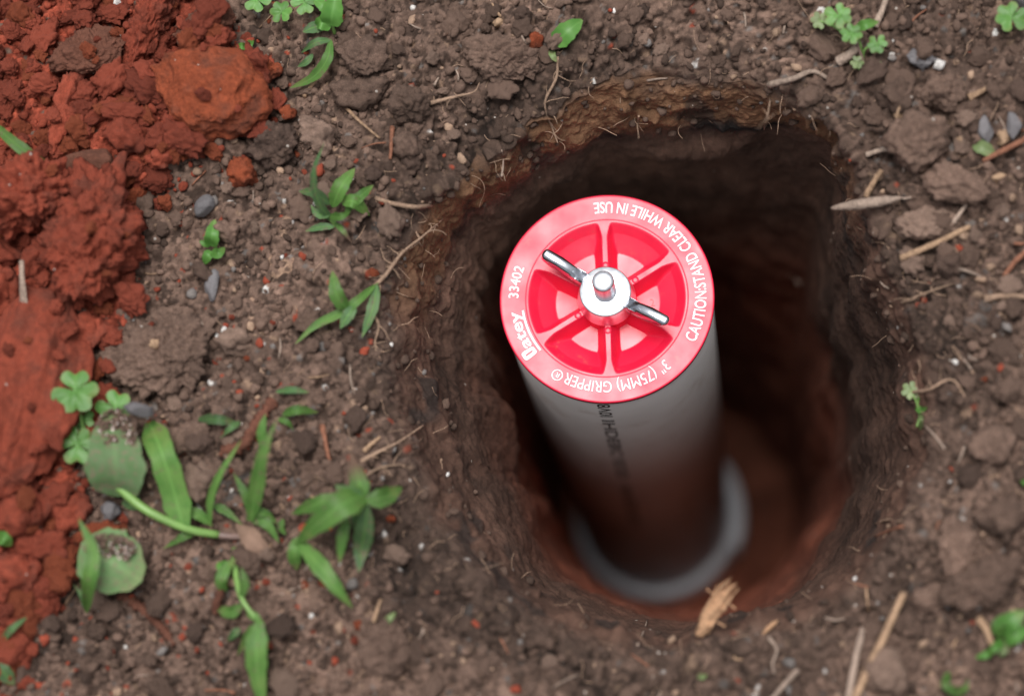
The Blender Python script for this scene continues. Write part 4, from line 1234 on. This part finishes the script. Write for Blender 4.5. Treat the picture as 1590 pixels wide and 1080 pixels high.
blade(w, [(392, 796, 6), (412, 796, 9), (432, 814, 5)], 14)
blade(w, [(302, 824, 7), (282, 834, 5), (252, 852, 2)], 15)
blade(w, [(333, 784, 4), (352, 794, 7), (378, 816, 3)], 15)
blade(w, [(412, 702, 4), (406, 672, 12), (412, 642, 13)], 16, prof='lance')
blade(w, [(305, 650, 4), (338, 651, 8), (370, 657, 4)], 17, MAT_LEAF2, 'lance')
blade(w, [(372, 655, 4), (358, 664, 5), (342, 680, 2)], 13, MAT_LEAF2)
blade(w, [(438, 644, 3), (462, 636, 7), (494, 640, 5)], 16, prof='lance')
blade(w, [(428, 608, 3), (454, 605, 5), (480, 609, 3)], 12, MAT_LEAF2, 'lance')
blade(w, [(432, 650, 3), (446, 655, 5), (456, 668, 2)], 11)

w = plant("grass_weed", 566, 775, "grass weed with folded wide blades hanging over the hole's left lip")
blade(w, [(572, 764, 20), (532, 783, 26), (490, 815, 21), (457, 848, 9)], 46, MAT_LEAF, 'blade', 0.2)
blade(w, [(466, 832, 10), (457, 858, 8), (461, 884, 2)], 24, prof='lance')
blade(w, [(566, 776, 20), (595, 772, 23), (624, 756, 18)], 31, prof='lance')
blade(w, [(570, 782, 19), (567, 820, 16), (561, 852, 7), (557, 888, 2)], 31, MAT_LEAF2, 'lance')
blade(w, [(540, 802, 9), (532, 832, 11), (527, 874, 4)], 19, prof='lance')
blade(w, [(466, 842, 9), (498, 880, 13), (524, 914, 11), (548, 944, 4)], 29, MAT_LEAF, 'blade')
blade(w, [(530, 768, 13), (490, 782, 14), (453, 797, 6)], 23, prof='lance')
blade(w, [(560, 770, 19), (556, 742, 24), (543, 698, 26)], 34, MAT_LEAFT, 'blade', 0.5)
blade(w, [(562, 776, 20), (542, 766, 24), (520, 752, 21)], 28, MAT_LEAF2)
blade(w, [(440, 805, 3), (436, 818, 5), (444, 830, 2)], 12, prof='lance')
blade(w, [(548, 800, 8), (556, 815, 9), (552, 838, 5)], 20, MAT_LEAF2)
stem(w, [(566, 775, 19), (566, 790, 10), (556, 800, 0)], 1.3)

w = plant("grass_weed", 372, 920, "short grass shoot with one long blade running off the bottom edge")
stem(w, [(364, 852, 2), (366, 890, 7), (376, 930, 9), (404, 968, 7)], 1.4)
blade(w, [(352, 918, 3), (343, 902, 10), (352, 880, 12), (366, 868, 8)], 20, prof='lance')
blade(w, [(376, 938, 8), (358, 950, 9), (333, 942, 4)], 20, prof='lance')
blade(w, [(404, 970, 8), (386, 985, 9), (368, 1018, 3)], 17)
blade(w, [(403, 966, 8), (398, 1010, 13), (402, 1060, 10), (412, 1110, 4)], 37, MAT_LEAF, 'blade')
blade(w, [(374, 928, 9), (380, 905, 13), (374, 880, 14)], 15, prof='lance')
blade(w, [(352, 870, 3), (345, 880, 4), (338, 872, 2)], 18, MAT_CLOVER, 'lance')
blade(w, [(384, 950, 8), (398, 958, 9), (412, 975, 5)], 14)
blade(w, [(372, 975, 4), (362, 985, 5), (352, 996, 2)], 14, MAT_LEAF2)

w = plant("grass_seedling", 522, 345, "upper grass seedling with pointed blades left of the arched root", "seedling")
blade(w, [(518, 346, 1), (494, 312, 13), (487, 268, 22), (504, 220, 26)], 15, MAT_LEAF2)
blade(w, [(516, 322, 5), (528, 292, 13), (551, 261, 13)], 27, prof='lance')
blade(w, [(536, 328, 6), (558, 306, 11), (580, 287, 9)], 18, prof='lance')
blade(w, [(530, 314, 8), (550, 313, 11), (574, 335, 4)], 23, prof='lance')
blade(w, [(512, 318, 5), (490, 300, 8), (464, 297, 4)], 18, MAT_LEAF2, 'lance')
blade(w, [(520, 352, 2), (498, 352, 4), (474, 359, 2)], 13, MAT_LEAF2, 'lance')
blade(w, [(520, 346, 3), (534, 360, 4), (547, 378, 1)], 10, MAT_LEAFT)
blade(w, [(512, 336, 5), (530, 336, 9), (546, 326, 7)], 15)
blade(w, [(512, 332, 5), (494, 332, 8), (482, 318, 5)], 16, MAT_LEAF2)
stem(w, [(522, 350, 0), (510, 335, 4), (498, 318, 6)], 1.1)

w = plant("grass_seedling", 550, 470, "lower grass seedling lying with its root bared at the hole's left lip", "seedling")
blade(w, [(588, 438, 2), (556, 466, 6), (528, 486, 8), (490, 505, 7), (458, 534, 2)], 17, MAT_LEAF, 'lance', 0.4)
blade(w, [(540, 482, 6), (523, 458, 13), (516, 420, 12)], 25, prof='lance')
blade(w, [(552, 474, 6), (540, 490, 8), (528, 510, 4)], 20, MAT_LEAF2, 'lance')
blade(w, [(586, 442, 4), (578, 480, 6), (562, 524, 2)], 19, MAT_LEAF2, 'lance')
blade(w, [(530, 488, 6), (510, 492, 7), (486, 500, 4)], 12)

w = plant("broadleaf_seedling", 328, 385, "two-leaved seedling above the oblong grey flake", "seedling")
blade(w, [(328, 382, 2), (329, 366, 6), (333, 341, 6)], 26, MAT_CLOVER, 'ovate')
blade(w, [(330, 388, 2), (338, 394, 5), (349, 384, 4)], 18, MAT_CLOVER, 'ovate')
blade(w, [(328, 390, 2), (322, 398, 5), (318, 410, 3)], 18, MAT_CLOVER, 'ovate')
blade(w, [(326, 380, 2), (318, 378, 5), (310, 374, 4)], 12, MAT_CLOVER, 'ovate')

w = plant("broadleaf_seedling", 860, 78, "single round-leaved sprout on the soil above the hole", "seedling")
blade(w, [(862, 70, 3), (880, 50, 9), (904, 31, 8)], 37, MAT_CLOVER, 'ovate')
blade(w, [(856, 76, 2), (858, 86, 4), (864, 96, 2)], 12, MAT_CLOVERP, 'ovate')
stem(w, [(856, 84, 0), (858, 76, 2), (868, 64, 4)], 0.8)

w = plant("clover_plant", 1340, 100, "pale clover with several leaves right of the hole's top", "clover")
trio(w, 1302, 24, 24, 60, 14, foot=(1322, 60))
trio(w, 1273, 32, 15, 20, 9, MAT_CLOVERP, foot=(1318, 60))
trio(w, 1322, 52, 20, 80, 12, foot=(1338, 92))
blade(w, [(1330, 44, 8), (1345, 38, 10), (1364, 34, 7)], 18, MAT_CLOVER, 'ovate')
trio(w, 1362, 68, 18, 30, 10, foot=(1340, 95))
trio(w, 1331, 97, 12, 90, 5, MAT_CLOVERP)
trio(w, 1359, 102, 12, 10, 5, MAT_CLOVERP)
stem(w, [(1342, 104, 0), (1334, 78, 6), (1318, 50, 11)], 0.8, MAT_STEMP)

w = plant("clover_plant", 1582, 44, "bright three-lobed clover leaf by the grey corner stone", "clover")
trio(w, 1570, 27, 30, 100, 12, foot=(1598, 44))
w = plant("clover_plant", 1430, 640, "tiny clover rooted in the hole's right wall", "clover")
trio(w, 1415, 606, 16, 170, 5, MAT_CLOVERP, foot=(1424, 632))
blade(w, [(1424, 632, 1), (1430, 636, 3), (1440, 632, 2)], 12, MAT_CLOVER, 'ovate')
blade(w, [(1428, 640, 1), (1432, 652, 3), (1428, 668, 1)], 10, MAT_CLOVERP, 'ovate')
stem(w, [(1424, 662, 0.3), (1428, 640, 2), (1418, 612, 4)], 0.5)

w = plant("broadleaf_weed", 1560, 990, "leafy weed at the right edge near the bottom corner")
blade(w, [(1556, 985, 4), (1565, 968, 10), (1592, 948, 9)], 36, MAT_CLOVER, 'ovate')
blade(w, [(1560, 990, 4), (1575, 985, 8), (1600, 975, 6)], 30, MAT_CLOVER, 'ovate')
blade(w, [(1556, 988, 4), (1550, 972, 8), (1552, 955, 6)], 22, MAT_LEAF, 'lance')
blade(w, [(1556, 992, 3), (1545, 1005, 6), (1532, 1014, 3)], 15, MAT_CLOVER, 'ovate')
blade(w, [(1540, 1010, 2), (1530, 1016, 4), (1515, 1020, 2)], 13, MAT_CLOVER, 'ovate')
blade(w, [(1560, 996, 3), (1560, 1008, 5), (1552, 1018, 3)], 13, MAT_CLOVERP, 'ovate')
w = plant("curled_sprout", 1485, 1058, "curled green sprout on the soil at the bottom right", "seedling")
blade(w, [(1474, 1045, 4), (1468, 1060, 6), (1482, 1072, 6), (1498, 1068, 5), (1503, 1052, 3)], 15, MAT_LEAF, 'lance')
blade(w, [(1474, 1062, 3), (1470, 1052, 5), (1474, 1042, 3)], 12, MAT_LEAF, 'lance')

w = plant("broadleaf_weed", 515, 45, "broadleaf weed at the top edge right of the clover")
blade(w, [(514, 40, 6), (516, 20, 12), (524, -18, 12)], 40, MAT_CLOVER, 'ovate')
blade(w, [(514, 42, 5), (498, 36, 9), (490, 42, 5)], 24, MAT_CLOVER, 'ovate')
blade(w, [(512, 40, 4), (490, 42, 7), (470, 50, 3)], 22, MAT_LEAF2, 'lance')
blade(w, [(512, 18, 8), (500, 8, 9), (486, -4, 7)], 20, MAT_CLOVER, 'ovate')
stem(w, [(520, 52, 0), (516, 40, 4), (514, 22, 8)], 0.9)
w = plant("clover_plant", 440, 30, "clover patch of three leaves at the top edge", "clover")
trio(w, 437, 19, 22, 90, 10)
trio(w, 472, 4, 22, 40, 9)
trio(w, 398, -2, 26, 250, 9, notch=True)
w = plant("tiny_sprout", 382, 76, "tiny sprout on the red-brown soil above the largest clod's corner", "seedling")
blade(w, [(384, 74, 2), (376, 72, 5), (366, 72, 3)], 13, MAT_CLOVER, 'ovate')
blade(w, [(384, 74, 2), (388, 68, 5), (392, 60, 3)], 13, MAT_CLOVER, 'ovate')
blade(w, [(384, 74, 2), (388, 80, 5), (390, 90, 3)], 12, MAT_CLOVER, 'ovate')
w = plant("grass_sprig", 500, 95, "curved grass blade beside a straw, above the pale clod", "grass")
blade(w, [(514, 60, 4), (508, 92, 10), (486, 120, 8), (450, 137, 3)], 19, MAT_LEAF, 'lance')
blade(w, [(514, 62, 4), (490, 66, 7), (468, 82, 3)], 13, MAT_LEAF2, 'lance')
blade(w, [(486, 84, 3), (476, 96, 5), (462, 104, 2)], 12, MAT_LEAF2, 'lance')
w = plant("grass_sprig", 60, 255, "single green grass blade lying on the red clay at the left edge", "grass")
blade(w, [(-16, 188, 16), (20, 220, 19), (60, 250, 16), (95, 275, 8)], 20, MAT_LEAF, 'lance', 0.4)

w = plant("clover_plant", 125, 690, "clover plant on the red slab, left of the hairy leaf", "clover")
trio(w, 116, 606, 40, 95, 18, foot=(128, 660))
trio(w, 178, 634, 32, 80, 16, foot=(160, 690))
trio(w, 120, 690, 34, 270, 14, foot=(140, 740))
trio(w, 128, 650, 20, 0, 10, foot=(135, 690))
stem(w, [(142, 748, 1), (134, 690, 8), (118, 612, 16)], 0.8)
w = plant("hairy_weed", 186, 760, "broad hairy leaf covered with soil right of the clover plant")
blade(w, [(180, 770, 10), (180, 740, 17), (178, 690, 20), (172, 622, 14)], 90, MAT_HAIRY, 'egg', 0.2)
leaf_dirt(w, 182, 668, 34, 34, 420, 20, 3)
blade(w, [(200, 790, 2), (204, 775, 4), (196, 762, 3)], 30, MAT_LEAF2, 'ovate')
w = plant("hairy_weed", 150, 880, "round leaf half dusted with soil, crossed by a bent blade")
blade(w, [(126, 842, 15), (150, 858, 20), (180, 876, 21), (220, 902, 17)], 100, MAT_HAIRY, 'round', -0.2)
leaf_dirt(w, 170, 852, 40, 24, 380, 20.5, 4)
w = plant("grass_sprig", 134, 948, "tall bent grass blade standing before the round dusty leaf", "grass")
blade(w, [(134, 952, 2), (138, 905, 25), (144, 855, 31), (122, 804, 29)], 25, MAT_LEAF, 'lance', 0.4)
blade(w, [(134, 946, 1), (126, 922, 6), (112, 905, 6)], 10, MAT_LEAF2)
for (nm, pts, wd, lab) in [
    ("tiny_sprout", [(-6, 834, 4), (6, 836, 8), (18, 846, 4)], 24, "tiny round green leaf on red clods at the left edge"),
    ("grass_sprig", [(0, 1000, 2), (18, 976, 8), (44, 956, 6)], 12, "short grass blade at the left edge near the bottom"),
    ("grass_sprig", [(-8, 1030, 6), (8, 1046, 8), (22, 1062, 3)], 26, "dull green leaf in the bottom left corner"),
    ("tiny_sprout", [(598, 966, 1), (604, 960, 4), (614, 950, 3)], 12, "tiny pale sprout near the lip at the bottom"),
    ("tiny_sprout", [(1084, 1046, 1), (1090, 1050, 3), (1098, 1046, 2)], 10, "tiny yellow-green sprout below the splintered wood chip"),
    ("tiny_sprout", [(1512, 224, 1), (1528, 230, 3), (1548, 244, 2)], 24, "faded pale green leaf lying by the red stalk"),
    ("tiny_sprout", [(1588, 742, 2), (1592, 748, 4), (1600, 752, 2)], 12, "green leaf tip at the right edge")]:
    w = plant(nm, pts[1][0], pts[1][1], lab, "seedling" if nm == "tiny_sprout" else "grass")
    blade(w, pts, wd, MAT_CLOVERP if "pale" in lab or "yellow" in lab else MAT_CLOVER if nm == "tiny_sprout" else MAT_LEAF2, 'ovate' if nm == "tiny_sprout" else 'lance')

# --- straws, twigs, roots
def twig(name, pts, rmm, mat, label, cat="straw", taper=0.6, spindle=False, n=18, jit=0.12, group=None):
    C = catmull(world_pts(pts), n); rg = random.Random(len(label) * 31 + int(pts[0][0]))
    rad = []
    for k in range(n + 1):
        t = k / n
        rad.append(rmm * MM * ((0.15 + 0.85 * math.sin(math.pi * t) ** 0.6) if spindle else (1 - (1 - taper) * t)))
    o_ = C[0].copy()
    v, f = tube_mesh(C, rad, 9, o_, jit, rg)
    o = mesh_obj(name, v, f, mat); o.location = o_
    return tag(o, label, cat, group)

twig("straw", [(1290, 323, 0, -0.004), (1345, 316, 0, 0.0015), (1400, 307, 0, 0.006)], 2.2, MAT_STRAWG, "thick spindle-shaped grey straw jutting over the hole's right lip", spindle=True)
twig("straw", [(1398, 401, 3), (1452, 378, 5), (1507, 351, 4)], 1.35, MAT_STRAW, "long diagonal straw below the smooth pale clod", taper=0.8)
twig("straw", [(1344, 306, 1), (1356, 284, 3), (1369, 264, 3)], 1.3, MAT_STRAW, "short straw stub above the spindle-shaped straw", taper=0.8)
twig("straw", [(1480, 346, 3), (1494, 326, 4), (1508, 304, 3)], 1.0, MAT_STRAWG, "short straw meeting the long diagonal straw's upper end")
twig("straw", [(1194, 132, 2), (1232, 122, 3), (1262, 111, 2), (1290, 124, 1)], 1.5, MAT_STRAWG, "bent straw on the hole's upper right lip", taper=0.5)
twig("straw", [(1403, 920, 3), (1368, 998, 6), (1345, 1045, 6), (1318, 1105, 4)], 1.5, MAT_STRAW, "long pale straw slanting off the bottom edge", taper=1.1)
twig("straw", [(1341, 973, 2), (1327, 1030, 5), (1314, 1105, 3)], 1.25, MAT_STRAWG, "second straw left of the long pale straw", taper=1.0)
twig("straw", [(1238, 1040, 1), (1218, 1062, 2), (1192, 1092, 2)], 1.2, MAT_STRAWG, "short pale straw at the bottom edge below the hole")
twig("root", [(1193, 988, 1), (1206, 1008, 2), (1200, 1028, 2), (1202, 1045, 1)], 0.7, MAT_STRAWG, "crooked white rootlet on the near lip", "root")
twig("wood_splinter", [(1184, 984, 1), (1196, 972, 2), (1208, 962, 1)], 0.9, MAT_WOOD, "thin orange wood splinter right of the wood chip", "wood splinter", spindle=True)
twig("stalk", [(1610, 208, 5), (1565, 230, 5), (1526, 250, 2)], 1.5, MAT_STRAWR, "reddish stalk below the two flat grey stones", "stalk")
twig("root", [(1605, 385, 3), (1580, 402, 3), (1558, 430, 1)], 1.4, MAT_STRAWR, "reddish root at the right edge beside the pale clod", "root")
twig("root", [(1528, 464, 1), (1560, 459, 3), (1605, 462, 3)], 1.6, MAT_ROOT, "thick grey-brown root running off the right edge", "root")
twig("root", [(583, 307, 1), (610, 316, 4), (655, 321, 5), (706, 309, 1)], 1.0, MAT_ROOT, "smooth arched root spanning the hole's upper left lip", "root", taper=0.9)
twig("straw", [(1504, 152, 2), (1518, 145, 3), (1532, 137, 2)], 1.5, MAT_STRAW, "short tan straw right of the round brown clod")
twig("stalk", [(1302, 96, 1), (1320, 84, 4), (1336, 68, 5)], 2.2, MAT_STRAWG, "thick weathered stalk behind the pale clover", "stalk")
twig("straw", [(1358, 42, 2), (1368, 20, 4), (1380, -12, 4)], 1.6, MAT_STRAWG, "weathered straw above the pale clover at the top edge")
twig("straw", [(472, 150, 1), (492, 120, 5), (512, 82, 4)], 1.0, MAT_STRAW, "straw lying along the curved grass blade")
twig("straw", [(533, 163, 1), (558, 188, 3), (590, 215, 1)], 0.8, MAT_STRAW, "thin straw right of the pale greyish clod")
twig("straw", [(609, 197, 1), (608, 222, 3), (606, 247, 1)], 1.1, MAT_STRAWR, "upright brown twig left of the reddish-brown clod", "twig")
twig("straw", [(580, 965, 1), (585, 948, 2), (591, 930, 1)], 0.9, MAT_STRAW, "short straw beside the pale sprout near the bottom")
twig("straw", [(1470, 415, 1), (1500, 420, 2), (1525, 430, 1)], 0.8, MAT_STRAWG, "faint straw under the long diagonal straw")
twig("straw", [(1345, 240, 2), (1375, 232, 3), (1402, 240, 2)], 1.1, MAT_STRAWG, "weathered straw across the soil left of the large brown clod")
twig("straw", [(1520, 960, 1), (1532, 978, 3), (1540, 1000, 2)], 1.8, MAT_STRAW, "stout straw stub left of the leafy weed")
twig("straw", [(565, 700, 1), (578, 688, 2), (590, 678, 1)], 1.0, MAT_STRAW, "short tan straw above the pale rootlet on the left lip")
twig("straw", [(500, 660, 1), (506, 690, 3), (512, 716, 1)], 1.2, MAT_STRAWR, "brown twig left of the weed on the hole's left lip", "twig")
twig("earthworm_cast", [(425, 622, 1), (400, 655, 3), (378, 690, 3), (345, 702, 0)], 2.3, MAT_REDBROWN, "rusty crumbly twig under the upright blades", "twig", taper=0.9, jit=0.5, n=46)
twig("bark_twig", [(372, 865, 2), (352, 890, 4), (340, 925, 4), (335, 950, 2)], 1.8, MAT_REDBROWN, "rusty bark strip left of the short grass shoot", "twig", taper=0.8, jit=0.5, n=42)
twig("bark_twig", [(185, 922, 1), (230, 952, 1.5), (272, 1000, 0)], 2.2, MAT_REDBROWN, "rotten rusty twig below the round dusty leaf", "twig", taper=0.7, jit=0.5, n=44)

def branch_root(name, trunk, rmm, kids, label, seed, mat=None, spread=26, tmm=3):
    rg = random.Random(seed)
    C = catmull(world_pts(trunk), 22); o_ = C[0].copy()
    e = empty(name, o_); tag(e, label, "root")
    v, f = tube_mesh(C, [rmm * MM * (1 - 0.7 * k / 22) for k in range(23)], 7, o_, 0.15, rg)
    mesh_obj("main_root", v, f, mat or MAT_ROOT, e)
    for q in range(kids):
        k = rg.randrange(2, 21); c = C[k]
        d = Vector((rg.uniform(-1, 1), rg.uniform(-1, 1), rg.uniform(-.5, .25))).normalized()
        L = spread * PXM * rg.uniform(0.5, 1.5)
        pts = [c]
        for s in range(4):
            d = (d + Vector((rg.uniform(-.5, .5), rg.uniform(-.5, .5), rg.uniform(-.35, .25)))).normalized()
            nx = pts[-1] + d * L / 4
            pts.append(nx)
        CC = catmull(pts, 12)
        v, f = tube_mesh(CC, [rmm * MM * 0.34 * (1 - 0.6 * j / 12) for j in range(13)], 5, o_)
        mesh_obj("rootlet", v, f, mat or MAT_ROOT, e)
branch_root("root", [(575, 452, 2), (600, 425, 3), (625, 392, 4), (655, 368, 3), (688, 340, 1)], 1.0, 20, "bare branching root hung with hair rootlets on the hole's left lip", 3)
branch_root("root", [(560, 716, 1), (590, 700, 3), (620, 685, 4), (657, 660, 3)], 0.9, 7, "pale forked rootlet pointing into the hole from the left", 4, spread=18)
branch_root("root", [(560, 745, 1), (585, 728, 2), (610, 722, 2), (632, 722, 1)], 0.8, 5, "short rootlet just below the pale forked one", 5, spread=14)
branch_root("root", [(668, 160, 2), (700, 152, 4), (735, 144, 3)], 1.0, 5, "forked root above the hole, right of the blocky clod", 6, spread=22)
branch_root("root", [(866, 80, 1), (864, 120, 2), (846, 160, 2), (858, 200, 2), (866, 222, 1)], 0.75, 14, "hanging root strands below the single round-leaved sprout", 7, spread=34)
branch_root("root", [(1196, 155, 1), (1192, 178, 2), (1187, 198, 3), (1185, 220, 3)], 0.55, 4, "fine hanging rootlet on the upper right wall of the hole", 8, spread=14)
branch_root("root", [(992, 180, 1), (990, 195, 3), (992, 214, 3)], 0.5, 4, "fine rootlet hanging over the black band, top centre", 9, spread=18)
branch_root("root", [(575, 480, 1), (588, 505, 2), (582, 535, 2), (592, 560, 1)], 0.8, 10, "trailing root below the lower grass seedling", 10, spread=26)
branch_root("root", [(1400, 610, 1), (1440, 605, 3), (1480, 590, 3), (1510, 640, 1)], 0.7, 9, "loose root loop right of the tiny wall clover", 11, spread=26)
branch_root("root", [(1400, 470, 1), (1420, 462, 2), (1450, 450, 2), (1480, 440, 1)], 0.8, 10, "frayed roots in the notch on the hole's right lip", 12, spread=24)
branch_root("root", [(1360, 812, 1), (1380, 806, 2), (1406, 812, 1)], 0.5, 3, "thin curved rootlet on the lower right lip", 13, spread=14)

# hair rootlets sticking out of the cut all round the lip
rgr = random.Random(77)
cnt = 0
while cnt < 45:
    th_ = rgr.uniform(-math.pi, math.pi); t = rgr.uniform(0.15, 1.25)
    ro_, ri_ = float(r_outer(th_)), float(r_inner(th_))
    rr = ro_ + (ri_ - ro_) * min(t, 1.0) * 0.5
    zt = float(z_inner(th_)) * t * 0.35
    px, py = to_px(np.array(rr * math.cos(th_)), np.array(rr * math.sin(th_)), np.array(zt))
    p, nrm = hit(float(px), float(py))
    if p.z < -0.07: continue
    d = (nrm + Vector((rgr.uniform(-1, 1), rgr.uniform(-1, 1), rgr.uniform(-1.2, .2)))).normalized()
    L = rgr.uniform(0.004, 0.011); pts = [p - nrm * 0.001]
    for s in range(4):
        d = (d + Vector((rgr.uniform(-.5, .5), rgr.uniform(-.5, .5), rgr.uniform(-.6, .1)))).normalized()
        pts.append(pts[-1] + d * L / 4)
    C = catmull(pts, 10); o_ = p.copy()
    v, f = tube_mesh(C, [rgr.uniform(.00012, .00026) * (1 - .5 * k / 10) for k in range(11)], 5, o_)
    o = mesh_obj("hair_root", v, f, MAT_ROOT); o.location = o_
    _k = cnt
    sec = ["right", "upper right", "top", "upper left", "left", "lower left", "bottom", "lower right"][int(round(th_ / (math.pi / 4))) % 8]
    tag(o, "hair-thin rootlet sticking out of the hole's " + sec + (" rim" if t < 0.5 else " lip, further down" if t > 0.95 else " lip") + ", " + ("shorter" if L < 0.0065 else "longer") + (" and bent left" if pts[-1].x < p.x else " and bent right"), "root", "hair rootlets round the hole's lip"); cnt += 1

# frayed straw tuft, dead leaf, wood chips
p0, _ = hit(36, 455)
e = empty("frayed_straw", p0); tag(e, "frayed pale straw wedged between red clods at the left edge", "straw")
for k in range(7):
    dx = random.uniform(-6, 8)
    C = catmull(world_pts([(33 + dx * .3, 405, 12), (34 + dx * .5, 440, 14), (38 + dx, 492, 9)]), 10)
    v, f = tube_mesh(C, [0.0011 if k == 0 else 0.0004] * 11, 6, p0)
    mesh_obj("strand", v, f, MAT_STRAWG, e)
w = plant("dead_leaf", 400, 840, "curled dead brown leaf at the big weed's base", "dead leaf")
blade(w, [(366, 812, 5), (384, 830, 9), (402, 846, 8), (430, 862, 3)], 34, MAT_DEAD, 'lance', -0.5, name="leaf_blade")

def splinter_chip(name, pts, wmm, label, seed, wood=MAT_WOOD):
    rg = random.Random(seed)
    A = Vector(pts[0]); B = Vector(pts[1])
    e = empty(name, A); tag(e, label, "wood chip")
    ax = (B - A); L = ax.length; ax.normalize()
    view = (CAM - A).normalized(); s = ax.cross(view).normalized(); b = s.cross(ax)
    P_, F_ = rock_verts(seed, 4, 0.15, 10, 0.07, (L * 0.44, wmm * MM * 0.5, 0.0018))
    Bm = np.array([ax, s, b]).T
    mesh_obj("chip_core", (P_ @ Bm.T + np.array(ax * (L * 0.38) + b * 0.001)).tolist(), F_, wood, e)
    for k in range(14):
        u = rg.uniform(-0.5, 0.5) * wmm * MM
        st = rg.uniform(0.1, 0.6); en = rg.uniform(0.75, 1.08)
        sp = rg.uniform(-.12, .12) * L
        C = catmull([A + ax * (L * st) + s * u + b * rg.uniform(0, .0022), A + ax * (L * (st + en) / 2) + s * (u * 1.05) + b * rg.uniform(0.0005, .003),
                     A + ax * (L * en) + s * (u + sp * 0.6) + b * rg.uniform(0, .003)], 8)
        v, f = tube_mesh(C, [rg.uniform(0.0005, 0.0011) * (1 - .85 * (j / 8) ** 2) for j in range(9)], 6, A, 0.15, rg)
        mesh_obj("splinter", v, f, wood, e)
    for k in range(3):
        c = A + ax * (L * rg.uniform(.3, .8)); d = (s * rg.choice((-1, 1)) + ax * rg.uniform(-.3, .8)).normalized()
        C = catmull([c, c + d * .004, c + d * .007 + b * .001], 6)
        v, f = tube_mesh(C, [0.00035] * 7, 5, A); mesh_obj("splinter", v, f, wood, e)
pA, nA_ = hit(1092, 992)
pB = at(1134, 900, pA.z + 0.016)
splinter_chip("wood_chip", (pA + nA_ * 0.002, pB), 6.6, "splintered pale wood chip leaning on the near wall of the hole", 5)
pA, nA_ = hit(1238, 440)
_o, _d = ray(1246, 388)
pB = _o + _d * ((pA - CAM).length - 0.012)
pA = pA - (pA - CAM).normalized() * 0.003
splinter_chip("wood_chip", (pA, pB), 7.5, "blurred wood chip stuck to the far right wall inside the hole", 6, MAT_CHIP)

# ------------------------------------------------------------------ plant litter
rgf = random.Random(313); cnt = 0
while cnt < 70:
    px, py = rgf.uniform(0, 1590), rgf.uniform(0, 1080)
    p, nrm = hit(px, py)
    if in_hole(p.x, p.y, -0.012) or is_red(px, py): continue
    a = rgf.uniform(0, 6.28); L = rgf.uniform(12, 48)
    m_ = rgf.choice([MAT_STRAW, MAT_STRAWG, MAT_STRAWG, MAT_STRAWR])
    q = [(px, py, 0.6), (px + L * .5 * math.cos(a) + rgf.uniform(-3, 3), py + L * .5 * math.sin(a) + rgf.uniform(-3, 3), 1.6), (px + L * math.cos(a), py + L * math.sin(a), 0.6)]
    twig("straw_scrap", q, rgf.uniform(0.25, 0.7), m_, ("short " if L < 30 else "longer ") + m_.name.replace("_", " ").replace("straw", "").strip() + " straw scrap " + place_words(px, py), "straw", 0.6, n=8, group="straw scraps strewn on the soil")
    cnt += 1
FV, FF_ = [], []; off = 0; cnt = 0
while cnt < 480:
    px, py = rgf.uniform(-60, 1650), rgf.uniform(-60, 1140)
    p, nrm = hit(px, py)
    dl = math.hypot(p.x, p.y) - float(r_outer(math.atan2(p.y, p.x)))
    if p.z < -0.05 or is_red(px, py) or (dl > 0.03 and rgf.random() < 0.55): continue
    d = Vector((rgf.uniform(-1, 1), rgf.uniform(-1, 1), rgf.uniform(-.2, .5))).normalized()
    L = rgf.uniform(0.003, 0.010); pts = [p]
    for k in range(3):
        d = (d + Vector((rgf.uniform(-.6, .6), rgf.uniform(-.6, .6), rgf.uniform(-.5, .15)))).normalized(); pts.append(pts[-1] + d * L / 3)
    C = catmull(pts, 7)
    v, f = tube_mesh(C, [rgf.uniform(.00008, .00020)] * 8, 4)
    FV += v; FF_ += [tuple(i + off for i in q) for q in f]; off += len(v); cnt += 1
o = mesh_obj("root_fibres", FV, FF_, MAT_ROOT)
tag(o, "fine dry root fibres matted in the soil round the hole", "root fibres", None, "stuff")

# alike crumbs round one landmark are told apart by how near they lie to it
ORD = ["nearest", "second nearest", "third nearest", "fourth nearest", "fifth nearest", "sixth nearest", "seventh nearest", "farthest"]
same = {}
for o in list(COLL.objects):
    if o.parent is None and o.get("group") and o.get("label"): same.setdefault(o["label"], []).append(o)
for lab, obs in same.items():
    if len(obs) < 2 or len(lab.split()) > 14: continue
    ph = [q for q in LANDMARKS if lab.endswith(q[2])]
    if not ph: continue
    c0 = at(ph[0][0], ph[0][1], 0.0)
    obs.sort(key=lambda o: (o.location - c0).length)
    for k, o in enumerate(obs[:8]): o["label"] = lab + ", " + ORD[min(k, 7)]
